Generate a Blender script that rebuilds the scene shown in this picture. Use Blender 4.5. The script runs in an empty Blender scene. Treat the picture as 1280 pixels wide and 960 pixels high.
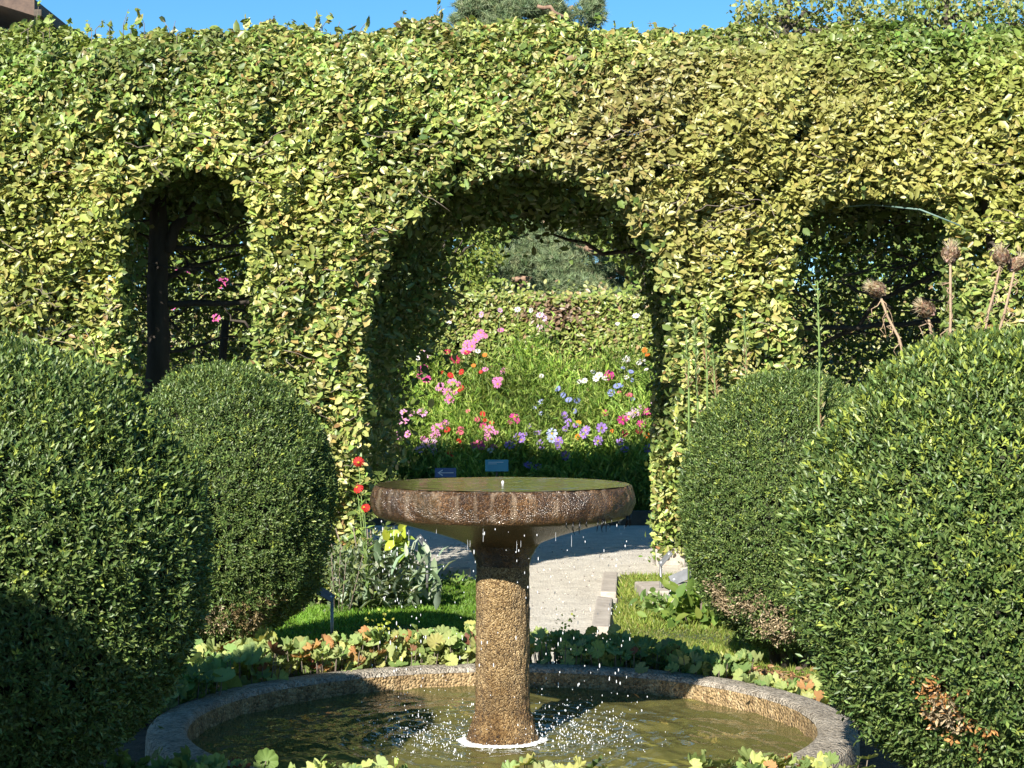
import bpy, math, random
import numpy as np
from mathutils import Vector, Matrix
rng = np.random.default_rng(7); random.seed(7)
S = bpy.context.scene; COL = S.collection
R = math.radians

# ------------------------------------------------------------------ camera, sky, sun, exposure
CAMZ, F_PX, HOR = 1.55, 2230.0, 475.0
cd = bpy.data.cameras.new('camera'); cam = bpy.data.objects.new('camera', cd); COL.objects.link(cam)
cam.location = (0, 0, CAMZ); cam.rotation_euler = (R(90 - 0.13), 0, 0)
cd.sensor_width = 36; cd.lens = 36 * F_PX / 1280; cd.clip_start = .05; cd.clip_end = 3000
S.camera = cam
SUN_EL, SUN_AZ = 31.8, 21.5                     # the sun stands behind the camera, to its left
w = bpy.data.worlds.new('World'); S.world = w; w.use_nodes = True
nt = w.node_tree; nt.nodes.clear()
sky = nt.nodes.new('ShaderNodeTexSky'); sky.sky_type = 'NISHITA'; sky.sun_disc = False
sky.sun_elevation = R(SUN_EL); sky.sun_rotation = R(180 + SUN_AZ); sky.air_density = 1.0; sky.dust_density = 0; sky.ozone_density = 5; sky.altitude = 2500
bg = nt.nodes.new('ShaderNodeBackground'); bg.inputs[1].default_value = .075
wo = nt.nodes.new('ShaderNodeOutputWorld'); hs = nt.nodes.new('ShaderNodeHueSaturation'); hs.inputs['Saturation'].default_value = 1.14; hs.inputs['Hue'].default_value = .486   # the deep clear blue of that day
nt.links.new(sky.outputs[0], hs.inputs['Color']); nt.links.new(hs.outputs[0], bg.inputs[0]); nt.links.new(bg.outputs[0], wo.inputs[0])
sl = bpy.data.lights.new('sun', 'SUN'); sl.energy = 5.0; sl.angle = R(.5); sl.color = (1, .94, .84)
so = bpy.data.objects.new('sun', sl); COL.objects.link(so)
to_sun = Vector((-math.sin(R(SUN_AZ)) * math.cos(R(SUN_EL)), -math.cos(R(SUN_AZ)) * math.cos(R(SUN_EL)), math.sin(R(SUN_EL))))
so.rotation_euler = to_sun.to_track_quat('Z', 'Y').to_euler()
S.view_settings.view_transform = 'Standard'; S.view_settings.look = 'None'; S.view_settings.gamma = 1
S.view_settings.exposure = 1.22
S.cycles.max_bounces = 8; S.cycles.transparent_max_bounces = 16

def at(px, py, Y):                               # a point seen at a pixel of the 1280 px photo, Y metres away
    return Vector(((px - 640) / F_PX * Y, Y, CAMZ - (py - HOR) / F_PX * Y))

# ------------------------------------------------------------------ helpers
def tag(o, label=None, cat=None, group=None, kind=None):
    if label: o['label'] = label
    if cat: o['category'] = cat
    if group: o['group'] = group
    if kind: o['kind'] = kind
    return o
def empty(name, loc, label, cat, group=None, rz=0):
    o = bpy.data.objects.new(name, None); COL.objects.link(o); o.location = loc; o.rotation_euler = (0, 0, rz)
    o.empty_display_size = .1
    return tag(o, label, cat, group)
def link(name, me, mat, parent=None):
    o = bpy.data.objects.new(name, me); COL.objects.link(o)
    for m in (mat if isinstance(mat, (list, tuple)) else [mat]): me.materials.append(m)
    if parent is not None:
        o.parent = parent
    return o
def mesh_np(name, V, T, tint=None, smooth=True, mi=None):
    """V (n,3), T (m,k) triangles or quads"""
    V = np.asarray(V, np.float32); T = np.asarray(T, np.int32)
    me = bpy.data.meshes.new(name); k = T.shape[1]
    me.vertices.add(len(V)); me.vertices.foreach_set('co', V.ravel())
    me.loops.add(T.size); me.loops.foreach_set('vertex_index', T.ravel())
    me.polygons.add(len(T)); me.polygons.foreach_set('loop_start', np.arange(0, T.size, k, dtype=np.int32))
    if not smooth: me.polygons.foreach_set('use_smooth', np.zeros(len(T), bool))
    if mi is not None: me.polygons.foreach_set('material_index', np.asarray(mi, np.int32))
    me.update(calc_edges=True)
    if tint is not None:
        a = me.attributes.new('tint', 'FLOAT_COLOR', 'POINT')
        c = np.ones((len(V), 4), np.float32); c[:, :3] = tint
        a.data.foreach_set('color', c.ravel())
    return me
def unit(v): return v / np.maximum(np.linalg.norm(v, axis=-1, keepdims=True), 1e-9)
class Noise:                                     # cheap smooth noise, about -1..1
    def __init__(s, scale, seed, n=14):
        r = np.random.default_rng(seed); s.k = r.normal(0, 1, (n, 3)) * 2.2 / scale; s.p = r.uniform(0, 6.28, n)
    def __call__(s, P): return np.sin(P @ s.k.T + s.p).sum(1) / math.sqrt(len(s.p)) * .8

LEAF = {  # (along, side, up) templates and their triangles
 'oval': (np.array([(0,0,0),(.3,-.46,.05),(.3,.46,.05),(.68,-.40,.03),(.68,.40,.03),(1,0,-.10),(.48,0,-.035)]),
          [(0,6,1),(1,6,3),(3,6,5),(5,6,4),(4,6,2),(2,6,0)]),
 'small': (np.array([(0,0,0),(.5,-.5,.06),(.5,.5,.06),(1,0,-.04),(.5,0,-.03)]), [(0,4,1),(1,4,3),(3,4,2),(2,4,0)]),
 'needle': (np.array([(0,-.5,0),(0,.5,0),(1,0,0)]), [(0,1,2)]),
 'blade': (np.array([(0,-.5,0),(0,.5,0),(.55,-.4,.03),(.55,.4,.03),(1,0,-.08)]), [(0,1,3),(0,3,2),(2,3,4)]),
 'long': (np.array([(0,-.12,0),(0,.12,0),(.3,-.5,.04),(.3,.5,.04),(.3,0,-.02),(.65,-.42,.02),(.65,.42,.02),(.65,0,-.05),(1,0,-.2)]),
          [(0,4,2),(0,1,4),(1,3,4),(2,4,7),(2,7,5),(4,3,6),(4,6,7),(5,7,8),(7,6,8)]),
}
def leaf_arrays(P, D, N, L, W, shape):
    T, F = LEAF[shape]; n, k = len(P), len(T)
    D = unit(D); Sd = unit(np.cross(D, N)); N = np.cross(Sd, D)
    V = (P[:, None] + (L[:, None] * T[:, 0])[..., None] * D[:, None] + (W[:, None] * T[:, 1])[..., None] * Sd[:, None]
         + (L[:, None] * T[:, 2])[..., None] * N[:, None])
    Fi = (np.asarray(F)[None] + (np.arange(n) * k)[:, None, None]).reshape(-1, 3)
    return V.reshape(-1, 3), Fi, k
def leaves(name, P, D, N, L, W, tint, mat, shape='oval', parent=None):
    V, Fi, k = leaf_arrays(P, D, N, np.broadcast_to(L, len(P)), np.broadcast_to(W, len(P)), shape)
    return link(name, mesh_np(name, V, Fi, np.repeat(tint, k, 0)), mat, parent)
def palette(n, cols, wts, spread=.18):
    cols = np.asarray(cols, float); i = rng.choice(len(cols), n, p=np.asarray(wts) / sum(wts))
    return np.clip(cols[i] * np.exp(rng.normal(0, spread, (n, 1))) * np.exp(rng.normal(0, spread * .35, (n, 3))), .004, .85)
def rnd(n, s=1.0): return rng.normal(0, s, (n, 3))

class Tubes:                                     # a bundle of tapered tubes in one mesh
    def __init__(s): s.V, s.T, s.n = [], [], 0
    def add(s, pts, r, k=7):
        pts = [Vector(p) for p in pts]; r = r if isinstance(r, (list, tuple)) else [r] * len(pts)
        for i, p in enumerate(pts):
            d = (pts[min(i + 1, len(pts) - 1)] - pts[max(i - 1, 0)]).normalized()
            a = d.cross(Vector((.31, .77, .55))).normalized(); b = d.cross(a)
            for j in range(k):
                t = 2 * math.pi * j / k; s.V.append(p + (a * math.cos(t) + b * math.sin(t)) * r[i])
            if i:
                for j in range(k):
                    o = s.n + (i - 1) * k; j2 = (j + 1) % k
                    s.T += [(o + j, o + j2, o + k + j2), (o + j, o + k + j2, o + k + j)]
        c0 = len(s.V); s.V += [pts[0], pts[-1]]
        for j in range(k):
            j2 = (j + 1) % k; o = s.n + (len(pts) - 1) * k
            s.T += [(c0, s.n + j2, s.n + j), (c0 + 1, o + j, o + j2)]
        s.n = len(s.V)
    def build(s, name, mat, parent=None): return link(name, mesh_np(name, [tuple(v) for v in s.V], s.T), mat, parent)
def wob(a, b, n=7, amp=.05):                     # a crooked line from a to b
    a, b = Vector(a), Vector(b); out = []
    for i in range(n):
        t = i / (n - 1); f = math.sin(math.pi * t) if 0 < i < n - 1 else 0
        out.append(a.lerp(b, t) + Vector((random.gauss(0, amp), random.gauss(0, amp), random.gauss(0, amp))) * (.4 + .6 * f if f else 0))
    return out
def lathe(prof, n=192, rough=0.0, seed=1, sc=.03):
    V, Q = [], []; m = len(prof)
    for i in range(n):
        t = 2 * math.pi * i / n; V += [(r * math.cos(t), r * math.sin(t), z) for r, z in prof]
    for i in range(n):
        for j in range(m - 1):
            a, b = i * m + j, ((i + 1) % n) * m + j; Q.append((a, b, b + 1, a + 1))
    V = np.array(V, float)
    if rough:
        d = Noise(sc, seed, 24)(V); c = np.hypot(V[:, 0], V[:, 1])[:, None]; u = np.where(c > 1e-4, V[:, :2] / np.maximum(c, 1e-4), 0)
        V[:, :2] += u * (d * rough)[:, None]; V[:, 2] += np.where(c[:, 0] > 1e-4, d * rough * .4, 0)
    return V, np.array(Q)
def smooth_prof(pts, n=10):                      # Catmull-Rom through a profile
    out = []; P = [pts[0]] + list(pts) + [pts[-1]]
    for i in range(1, len(P) - 2):
        p0, p1, p2, p3 = [np.array(p, float) for p in P[i - 1:i + 3]]
        for t in np.linspace(0, 1, n, endpoint=False):
            out.append(tuple(.5 * ((2 * p1) + (-p0 + p2) * t + (2 * p0 - 5 * p1 + 4 * p2 - p3) * t * t + (-p0 + 3 * p1 - 3 * p2 + p3) * t ** 3)))
    return out + [tuple(pts[-1])]
def block(name, size, mat, parent=None, bev=.012, jit=.006, loc=(0, 0, 0), rz=0):
    import bmesh
    bm = bmesh.new(); bmesh.ops.create_cube(bm, size=1)
    for v in bm.verts: v.co = Vector((v.co.x * size[0], v.co.y * size[1], (v.co.z + .5) * size[2])) + Vector([random.uniform(-jit, jit) for _ in range(3)])
    bmesh.ops.bevel(bm, geom=bm.edges[:], offset=bev, segments=2, affect='EDGES', profile=.6)
    me = bpy.data.meshes.new(name); bm.to_mesh(me); bm.free()
    o = link(name, me, mat, parent); o.location = loc; o.rotation_euler = (0, 0, rz); return o

# ------------------------------------------------------------------ materials
def mat(name):
    m = bpy.data.materials.new(name); m.use_nodes = True; t = m.node_tree
    return m, t, t.nodes['Principled BSDF'], t.nodes['Material Output']
def node(t, kind, **kw):
    n = t.nodes.new(kind)
    for k, v in kw.items():
        if hasattr(n, k) and not k[0].isupper(): setattr(n, k, v)
    return n
def leaf_mat(name, rough=.42, transl=.3, spec=.5, tscale=(1.25, 1.2, .6)):
    m, t, b, out = mat(name)
    a = node(t, 'ShaderNodeAttribute'); a.attribute_name = 'tint'
    t.links.new(a.outputs['Color'], b.inputs['Base Color']); b.inputs['Roughness'].default_value = rough
    b.inputs['Specular IOR Level'].default_value = spec
    if transl:
        tr = node(t, 'ShaderNodeBsdfTranslucent'); mx = node(t, 'ShaderNodeMixShader'); mu = node(t, 'ShaderNodeMix'); mu.data_type = 'RGBA'; mu.blend_type = 'MULTIPLY'
        mu.inputs[0].default_value = 1; t.links.new(a.outputs['Color'], mu.inputs[6]); mu.inputs[7].default_value = (*tscale, 1)
        t.links.new(mu.outputs[2], tr.inputs['Color']); mx.inputs[0].default_value = transl
        t.links.new(b.outputs[0], mx.inputs[1]); t.links.new(tr.outputs[0], mx.inputs[2]); t.links.new(mx.outputs[0], out.inputs[0])
    return m
def ramp(t, stops):
    r = node(t, 'ShaderNodeValToRGB'); e = r.color_ramp.elements
    while len(e) < len(stops): e.new(.5)
    for x, (p, c) in zip(e, stops): x.position = p; x.color = (*c, 1) if len(c) == 3 else c
    return r
def noisy(name, stops, scale, rough=.8, detail=6, bump=.3, bscale=None, bdist=.01, vor=None, rrange=None, coords='Object', stretch=None):
    m, t, b, out = mat(name)
    tc = node(t, 'ShaderNodeTexCoord'); src = tc.outputs[coords]
    if stretch:
        mp = node(t, 'ShaderNodeMapping'); mp.inputs['Scale'].default_value = stretch; t.links.new(src, mp.inputs[0]); src2 = mp.outputs[0]
    else: src2 = src
    n = node(t, 'ShaderNodeTexNoise'); n.inputs['Scale'].default_value = scale; n.inputs['Detail'].default_value = detail; n.inputs['Roughness'].default_value = .65
    t.links.new(src2, n.inputs['Vector']); r = ramp(t, stops); t.links.new(n.outputs[0], r.inputs[0]); col = r.outputs[0]
    h = node(t, 'ShaderNodeTexNoise'); h.inputs['Scale'].default_value = bscale or scale * 3; h.inputs['Detail'].default_value = 5; t.links.new(src, h.inputs['Vector']); hs = h.outputs[0]
    if vor:
        v = node(t, 'ShaderNodeTexVoronoi'); v.inputs['Scale'].default_value = vor[0]; t.links.new(src, v.inputs['Vector'])
        vr = ramp(t, [(0, vor[1]), (.5, vor[2]), (1, vor[3])]); sp = node(t, 'ShaderNodeSeparateColor'); t.links.new(v.outputs['Color'], sp.inputs[0]); t.links.new(sp.outputs[0], vr.inputs[0])
        mx = node(t, 'ShaderNodeMix'); mx.data_type = 'RGBA'; mx.blend_type = 'MULTIPLY'; mx.inputs[0].default_value = 1
        t.links.new(col, mx.inputs[6]); t.links.new(vr.outputs[0], mx.inputs[7]); col = mx.outputs[2]
        ma = node(t, 'ShaderNodeMath'); ma.operation = 'MULTIPLY_ADD'; ma.inputs[1].default_value = -1.1; t.links.new(v.outputs['Distance'], ma.inputs[0]); t.links.new(hs, ma.inputs[2]); hs = ma.outputs[0]
    t.links.new(col, b.inputs['Base Color'])
    bp = node(t, 'ShaderNodeBump'); bp.inputs['Strength'].default_value = bump; bp.inputs['Distance'].default_value = bdist
    t.links.new(hs, bp.inputs['Height']); t.links.new(bp.outputs[0], b.inputs['Normal'])
    b.inputs['Roughness'].default_value = rough
    if rrange:
        rr = ramp(t, [(.35, (rrange[0],) * 3), (.65, (rrange[1],) * 3)]); t.links.new(n.outputs[0], rr.inputs[0]); t.links.new(rr.outputs[0], b.inputs['Roughness'])
    return m
M = {}
M['hedge_leaf'] = leaf_mat('hornbeam leaf', .42, .16, .5)
M['box_leaf'] = leaf_mat('box leaf', .44, .14, .42)
M['soft_leaf'] = leaf_mat('soft leaf', .6, .35, .3)
M['needle'] = leaf_mat('pine needle', .5, .15, .4)
M['grass'] = leaf_mat('grass', .5, .4, .3)
M['petal'] = leaf_mat('petal', .6, .35, .2, (1.1, 1.0, 1.0))
M['pebble'] = leaf_mat('pebble', .8, 0, .3)
M['dry'] = leaf_mat('dry leaf', .75, .2, .2)
M['bark'] = noisy('bark', [(.3, (.028, .022, .016)), (.7, (.075, .06, .045))], 9, .9, bump=.6, stretch=(1, 1, .25))
M['pine_bark'] = noisy('pine bark', [(.3, (.13, .075, .045)), (.7, (.34, .22, .15))], 8, .9, bump=.5)
M['twig'] = noisy('twig', [(.3, (.10, .075, .055)), (.7, (.22, .18, .14))], 30, .85)
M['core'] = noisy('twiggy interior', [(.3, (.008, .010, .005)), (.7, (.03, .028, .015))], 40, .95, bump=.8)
M['soil'] = noisy('soil', [(.3, (.035, .024, .016)), (.7, (.10, .075, .05))], 14, .95, bump=.8, bscale=40, bdist=.03)
M['gravel'] = noisy('gravel', [(.32, (.44, .405, .345)), (.5, (.54, .505, .435)), (.7, (.62, .585, .51))], 5, .85, bump=.6, bscale=130, bdist=.014, vor=(75, (.70, .68, .66), (1, 1, 1), (1.0, .97, .92)))
M['lawn_base'] = noisy('lawn soil', [(.3, (.03, .045, .012)), (.7, (.075, .09, .03))], 12, .95, bump=.6)
M['kerb'] = noisy('kerb stone', [(.3, (.26, .225, .19)), (.7, (.43, .385, .33))], 10, .85, bump=.5, bscale=60)
M['rim'] = noisy('rim granite', [(.3, (.22, .19, .15)), (.55, (.36, .32, .26)), (.75, (.46, .42, .36))], 9, .75, bump=1.0, bscale=110, bdist=.012, vor=(85, (.45, .42, .38), (.95, .95, .95), (1.15, 1.12, 1.08)))
M['metal'] = noisy('galvanised metal', [(.3, (.20, .20, .20)), (.7, (.34, .34, .33))], 20, .45, bump=.05); M['metal'].node_tree.nodes['Principled BSDF'].inputs['Metallic'].default_value = .7
M['plate'] = noisy('weathered grey plate', [(.3, (.10, .105, .11)), (.7, (.17, .175, .18))], 14, .5, bump=.05)
M['white'] = noisy('white paint', [(.3, (.68, .68, .68)), (.7, (.8, .8, .8))], 20, .5, bump=.02)
M['blue_sign'] = noisy('blue enamel', [(.3, (.045, .10, .24)), (.7, (.06, .13, .29))], 9, .35, bump=.02)
M['teal_sign'] = noisy('turquoise enamel', [(.3, (.05, .30, .42)), (.7, (.07, .36, .48))], 9, .35, bump=.02)
M['roof'] = noisy('brown roof', [(.3, (.07, .045, .035)), (.7, (.13, .085, .06))], 12, .8)
M['plaster'] = noisy('plaster', [(.3, (.45, .41, .34)), (.7, (.55, .50, .42))], 5, .9)
M['wood'] = noisy('dark timber', [(.3, (.045, .035, .025)), (.7, (.09, .07, .05))], 14, .8)
M['dry_stem'] = noisy('dry stem', [(.3, (.20, .12, .07)), (.7, (.42, .31, .20))], 26, .85, bump=.4, stretch=(1, 1, .2))

def stone_wet(name, bowl):
    m, t, b, out = mat(name)
    tc = node(t, 'ShaderNodeTexCoord'); src = tc.outputs['Object']
    v = node(t, 'ShaderNodeTexVoronoi'); v.inputs['Scale'].default_value = 190; t.links.new(src, v.inputs[0])
    sp = node(t, 'ShaderNodeSeparateColor'); t.links.new(v.outputs['Color'], sp.inputs[0])
    if bowl: st = [(0, (.03, .018, .010)), (.35, (.085, .046, .02)), (.7, (.15, .08, .033)), (1, (.25, .15, .075))]
    else: st = [(0, (.06, .04, .022)), (.3, (.21, .14, .065)), (.65, (.36, .26, .13)), (1, (.58, .47, .30))]
    r = ramp(t, st); t.links.new(sp.outputs[0], r.inputs[0])
    n = node(t, 'ShaderNodeTexNoise'); n.inputs['Scale'].default_value = 7; n.inputs['Detail'].default_value = 7; n.inputs['Roughness'].default_value = .7
    t.links.new(src, n.inputs['Vector']); r2 = ramp(t, [(.30, (.30, .27, .22)), (.48, (.72, .66, .56)), (.68, (1.1, 1.05, .95))]); t.links.new(n.outputs[0], r2.inputs[0])
    mx = node(t, 'ShaderNodeMix'); mx.data_type = 'RGBA'; mx.blend_type = 'MULTIPLY'; mx.inputs[0].default_value = 1
    t.links.new(r.outputs[0], mx.inputs[6]); t.links.new(r2.outputs[0], mx.inputs[7]); col = mx.outputs[2]
    if bowl:                                      # pale lime streaks where the water runs over
        mp = node(t, 'ShaderNodeMapping'); mp.inputs['Scale'].default_value = (1, 1, .06); t.links.new(src, mp.inputs[0])
        s = node(t, 'ShaderNodeTexNoise'); s.inputs['Scale'].default_value = 30; s.inputs['Detail'].default_value = 2; t.links.new(mp.outputs[0], s.inputs['Vector'])
        sr = ramp(t, [(.52, (0, 0, 0)), (.66, (.5, .5, .5))]); t.links.new(s.outputs[0], sr.inputs[0])
        gx = node(t, 'ShaderNodeSeparateXYZ'); t.links.new(src, gx.inputs[0]); mr = node(t, 'ShaderNodeMapRange'); mr.inputs[1].default_value = .955; mr.inputs[2].default_value = 1.0
        t.links.new(gx.outputs[2], mr.inputs[0]); mm = node(t, 'ShaderNodeMath'); mm.operation = 'MULTIPLY'; t.links.new(sr.outputs[0], mm.inputs[0]); t.links.new(mr.outputs[0], mm.inputs[1])
        m2 = node(t, 'ShaderNodeMix'); m2.data_type = 'RGBA'; t.links.new(mm.outputs[0], m2.inputs[0]); t.links.new(col, m2.inputs[6]); m2.inputs[7].default_value = (.30, .225, .15, 1); col = m2.outputs[2]
        s2 = node(t, 'ShaderNodeTexNoise'); s2.inputs['Scale'].default_value = 12; s2.inputs['Detail'].default_value = 3; t.links.new(mp.outputs[0], s2.inputs['Vector'])   # dark wet runs
        sr2 = ramp(t, [(.34, (.5, .47, .43)), (.62, (1, 1, 1))]); t.links.new(s2.outputs[0], sr2.inputs[0]); m4 = node(t, 'ShaderNodeMix'); m4.data_type = 'RGBA'; m4.blend_type = 'MULTIPLY'; m4.inputs[0].default_value = 1
        t.links.new(col, m4.inputs[6]); t.links.new(sr2.outputs[0], m4.inputs[7]); col = m4.outputs[2]
        mo = node(t, 'ShaderNodeTexNoise'); mo.inputs['Scale'].default_value = 5; t.links.new(src, mo.inputs['Vector'])   # moss film
        mr2 = ramp(t, [(.5, (0, 0, 0)), (.7, (.25, .25, .25))]); t.links.new(mo.outputs[0], mr2.inputs[0])
        m3 = node(t, 'ShaderNodeMix'); m3.data_type = 'RGBA'; t.links.new(mr2.outputs[0], m3.inputs[0]); t.links.new(col, m3.inputs[6]); m3.inputs[7].default_value = (.06, .065, .018, 1); col = m3.outputs[2]
    if not bowl:                                  # brown water stain climbing from the foot, and dark pits
        gx = node(t, 'ShaderNodeSeparateXYZ'); t.links.new(src, gx.inputs[0]); w2 = node(t, 'ShaderNodeTexNoise'); w2.inputs['Scale'].default_value = 11; w2.inputs['Detail'].default_value = 6; t.links.new(src, w2.inputs['Vector'])
        am = node(t, 'ShaderNodeMath'); am.operation = 'MULTIPLY_ADD'; am.inputs[1].default_value = .9; t.links.new(w2.outputs[0], am.inputs[0]); t.links.new(gx.outputs[2], am.inputs[2])
        wr = ramp(t, [(.42, (.50, .40, .26)), (.85, (1, .98, .94))]); t.links.new(am.outputs[0], wr.inputs[0]); m5 = node(t, 'ShaderNodeMix'); m5.data_type = 'RGBA'; m5.blend_type = 'MULTIPLY'; m5.inputs[0].default_value = 1
        t.links.new(col, m5.inputs[6]); t.links.new(wr.outputs[0], m5.inputs[7]); col = m5.outputs[2]
        pv = node(t, 'ShaderNodeTexVoronoi'); pv.inputs['Scale'].default_value = 55; t.links.new(src, pv.inputs[0]); pr = ramp(t, [(.10, (.25, .22, .18)), (.22, (1, 1, 1))]); t.links.new(pv.outputs['Distance'], pr.inputs[0])
        m6 = node(t, 'ShaderNodeMix'); m6.data_type = 'RGBA'; m6.blend_type = 'MULTIPLY'; m6.inputs[0].default_value = .8; t.links.new(col, m6.inputs[6]); t.links.new(pr.outputs[0], m6.inputs[7]); col = m6.outputs[2]
    t.links.new(col, b.inputs['Base Color'])
    h = node(t, 'ShaderNodeTexNoise'); h.inputs['Scale'].default_value = 60; h.inputs['Detail'].default_value = 6; t.links.new(src, h.inputs['Vector'])
    ma = node(t, 'ShaderNodeMath'); ma.operation = 'MULTIPLY_ADD'; ma.inputs[1].default_value = -1.6; t.links.new(v.outputs['Distance'], ma.inputs[0]); t.links.new(h.outputs[0], ma.inputs[2])
    bp = node(t, 'ShaderNodeBump'); bp.inputs['Strength'].default_value = .9; bp.inputs['Distance'].default_value = .004 if bowl else .0055
    t.links.new(ma.outputs[0], bp.inputs['Height']); t.links.new(bp.outputs[0], b.inputs['Normal'])
    b.inputs['Roughness'].default_value = .30 if bowl else .55
    if bowl: b.inputs['Coat Weight'].default_value = .4; b.inputs['Coat Roughness'].default_value = .12; t.links.new(bp.outputs[0], b.inputs['Coat Normal'])
    return m
M['bowl'] = stone_wet('wet bowl stone', True); M['column'] = stone_wet('aggregate column', False)
M['basin_wall'] = noisy('basin wall', [(.3, (.15, .095, .04)), (.5, (.30, .21, .10)), (.7, (.42, .32, .18))], 16, .7, bump=1, bscale=90, bdist=.012, vor=(80, (.5, .45, .4), (1, 1, 1), (1.3, 1.25, 1.2)), stretch=(1, 1, .4))
M['basin_floor'] = noisy('algae floor', [(.3, (.16, .15, .05)), (.5, (.33, .30, .09)), (.7, (.55, .50, .18))], 7.0, .9, bump=.3)
def water_mat(name, tint, bump, scale, mixd=0, murk=(.20, .19, .065)):
    m, t, b, out = mat(name); t.nodes.remove(b)
    tc = node(t, 'ShaderNodeTexCoord'); n = node(t, 'ShaderNodeTexNoise'); n.inputs['Scale'].default_value = scale; n.inputs['Detail'].default_value = 3
    n.inputs['Distortion'].default_value = .6; t.links.new(tc.outputs['Object'], n.inputs['Vector'])
    bp = node(t, 'ShaderNodeBump'); bp.inputs['Strength'].default_value = bump; bp.inputs['Distance'].default_value = .01; t.links.new(n.outputs[0], bp.inputs['Height'])
    fr = node(t, 'ShaderNodeFresnel'); fr.inputs['IOR'].default_value = 1.33; t.links.new(bp.outputs[0], fr.inputs['Normal'])
    g = node(t, 'ShaderNodeBsdfGlossy'); g.inputs['Roughness'].default_value = .03; t.links.new(bp.outputs[0], g.inputs['Normal'])
    tr = node(t, 'ShaderNodeBsdfTransparent'); tr.inputs[0].default_value = (*tint, 1)
    base = tr.outputs[0]
    if mixd:
        d = node(t, 'ShaderNodeBsdfDiffuse'); d.inputs[0].default_value = (*murk, 1); t.links.new(bp.outputs[0], d.inputs['Normal'])
        m0 = node(t, 'ShaderNodeMixShader'); m0.inputs[0].default_value = mixd; t.links.new(tr.outputs[0], m0.inputs[1]); t.links.new(d.outputs[0], m0.inputs[2]); base = m0.outputs[0]
    mx = node(t, 'ShaderNodeMixShader'); t.links.new(fr.outputs[0], mx.inputs[0]); t.links.new(base, mx.inputs[1]); t.links.new(g.outputs[0], mx.inputs[2]); t.links.new(mx.outputs[0], out.inputs[0])
    return m
M['water'] = water_mat('pool water', (.9, .9, .64), .8, 8, .30, (.30, .28, .09))
M['bowl_water'] = water_mat('bowl water', (.6, .6, .3), .35, 14, .6, (.14, .115, .045))
def drop_mat():
    m, t, b, out = mat('water drops'); b.inputs['Base Color'].default_value = (.9, .92, .95, 1); b.inputs['Roughness'].default_value = .05
    tr = node(t, 'ShaderNodeBsdfTransparent'); mx = node(t, 'ShaderNodeMixShader'); mx.inputs[0].default_value = .5
    t.links.new(tr.outputs[0], mx.inputs[1]); t.links.new(b.outputs[0], mx.inputs[2]); t.links.new(mx.outputs[0], out.inputs[0]); return m
M['drop'] = drop_mat()
M['foam'] = noisy('foam', [(.3, (.6, .6, .57)), (.7, (.82, .82, .80))], 30, .6, bump=1.0, bscale=120, bdist=.008)

# ------------------------------------------------------------------ the ground
def sheet(name, pts, z, m, kind='structure'):
    V = [(x, y, z) for x, y in pts]; me = bpy.data.meshes.new(name); me.from_pydata(V, [], [list(range(len(V)))])
    return tag(link(name, me, m), kind=kind)
PX, PY, PR = -.04, 7.67, 1.49                    # the pool
def ground_ring():
    n = 96; V = [(PX + 1.46 * math.cos(2 * math.pi * i / n), PY + 1.46 * math.sin(2 * math.pi * i / n), 0) for i in range(n)]
    V += [(PX + 4 * math.cos(2 * math.pi * i / n), PY + 4 * math.sin(2 * math.pi * i / n), 0) for i in range(n)]
    V += [(1500 * math.cos(2 * math.pi * i / n), 1500 * math.sin(2 * math.pi * i / n), 0) for i in range(n)]
    Q = [(k * n + i, k * n + (i + 1) % n, (k + 1) * n + (i + 1) % n, (k + 1) * n + i) for k in range(2) for i in range(n)]
    tag(link('ground', mesh_np('ground', V, Q), M['soil']), kind='structure')
ground_ring()
sheet('gravel_path', [(-.14, 9.5), (.50, 9.5), (.62, 11), (.86, 14.15), (5.2, 14.15), (5.2, 18.95), (-5.2, 18.95), (-5.2, 13.85), (-.14, 13.85)], .004, M['gravel'])
sheet('lawn_soil_left', [(-1.9, 9.35), (-.6, 9.25), (-.14, 9.55), (-.14, 13.7), (-4.5, 13.7), (-4.5, 10.9)], .008, M['lawn_base'])
sheet('lawn_soil_right', [(.56, 9.5), (.9, 9.1), (1.5, 8.8), (4.5, 10.5), (4.5, 14.0), (.92, 14.0), (.66, 11)], .008, M['lawn_base'])
sheet('flower_bed_soil', [(-5.2, 19.05), (5.2, 19.05), (5.2, 22), (-5.2, 22)], .05, M['soil'])

# ------------------------------------------------------------------ the fountain
f = empty('fountain', (PX, PY, 0), 'round stone fountain with a wide wet bowl on a column above a low circular pool', 'fountain')
V, Q = lathe(smooth_prof([(1.318, -.30), (1.328, -.12), (1.333, .05), (1.335, .075)], 4), 200, .004, 3, .05); link('basin_wall', mesh_np('basin_wall', V, Q[:, ::-1]), M['basin_wall'], f)
V, Q = lathe([(1.335, .075), (1.341, .092), (1.356, .10), (1.39, .101), (1.44, .101), (1.475, .098), (1.499, .088), (1.506, .06), (1.508, 0), (1.508, -.1)], 220, .0014, 5, .08)
link('pool_rim', mesh_np('pool_rim', V, Q), M['rim'], f)
V, Q = lathe([(1.332, -.24), (.7, -.24), (.2, -.24), (0, -.24)], 96); link('pool_floor', mesh_np('pool_floor', V, Q), M['basin_floor'], f)
V, Q = lathe(smooth_prof([(.158, -.24), (.157, -.02), (.150, .03), (.128, .10), (.117, .16), (.115, .4), (.114, .70), (.113, .755)], 14), 160, .003, 8, .02)
link('column', mesh_np('column', V, Q), M['column'], f)
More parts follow.
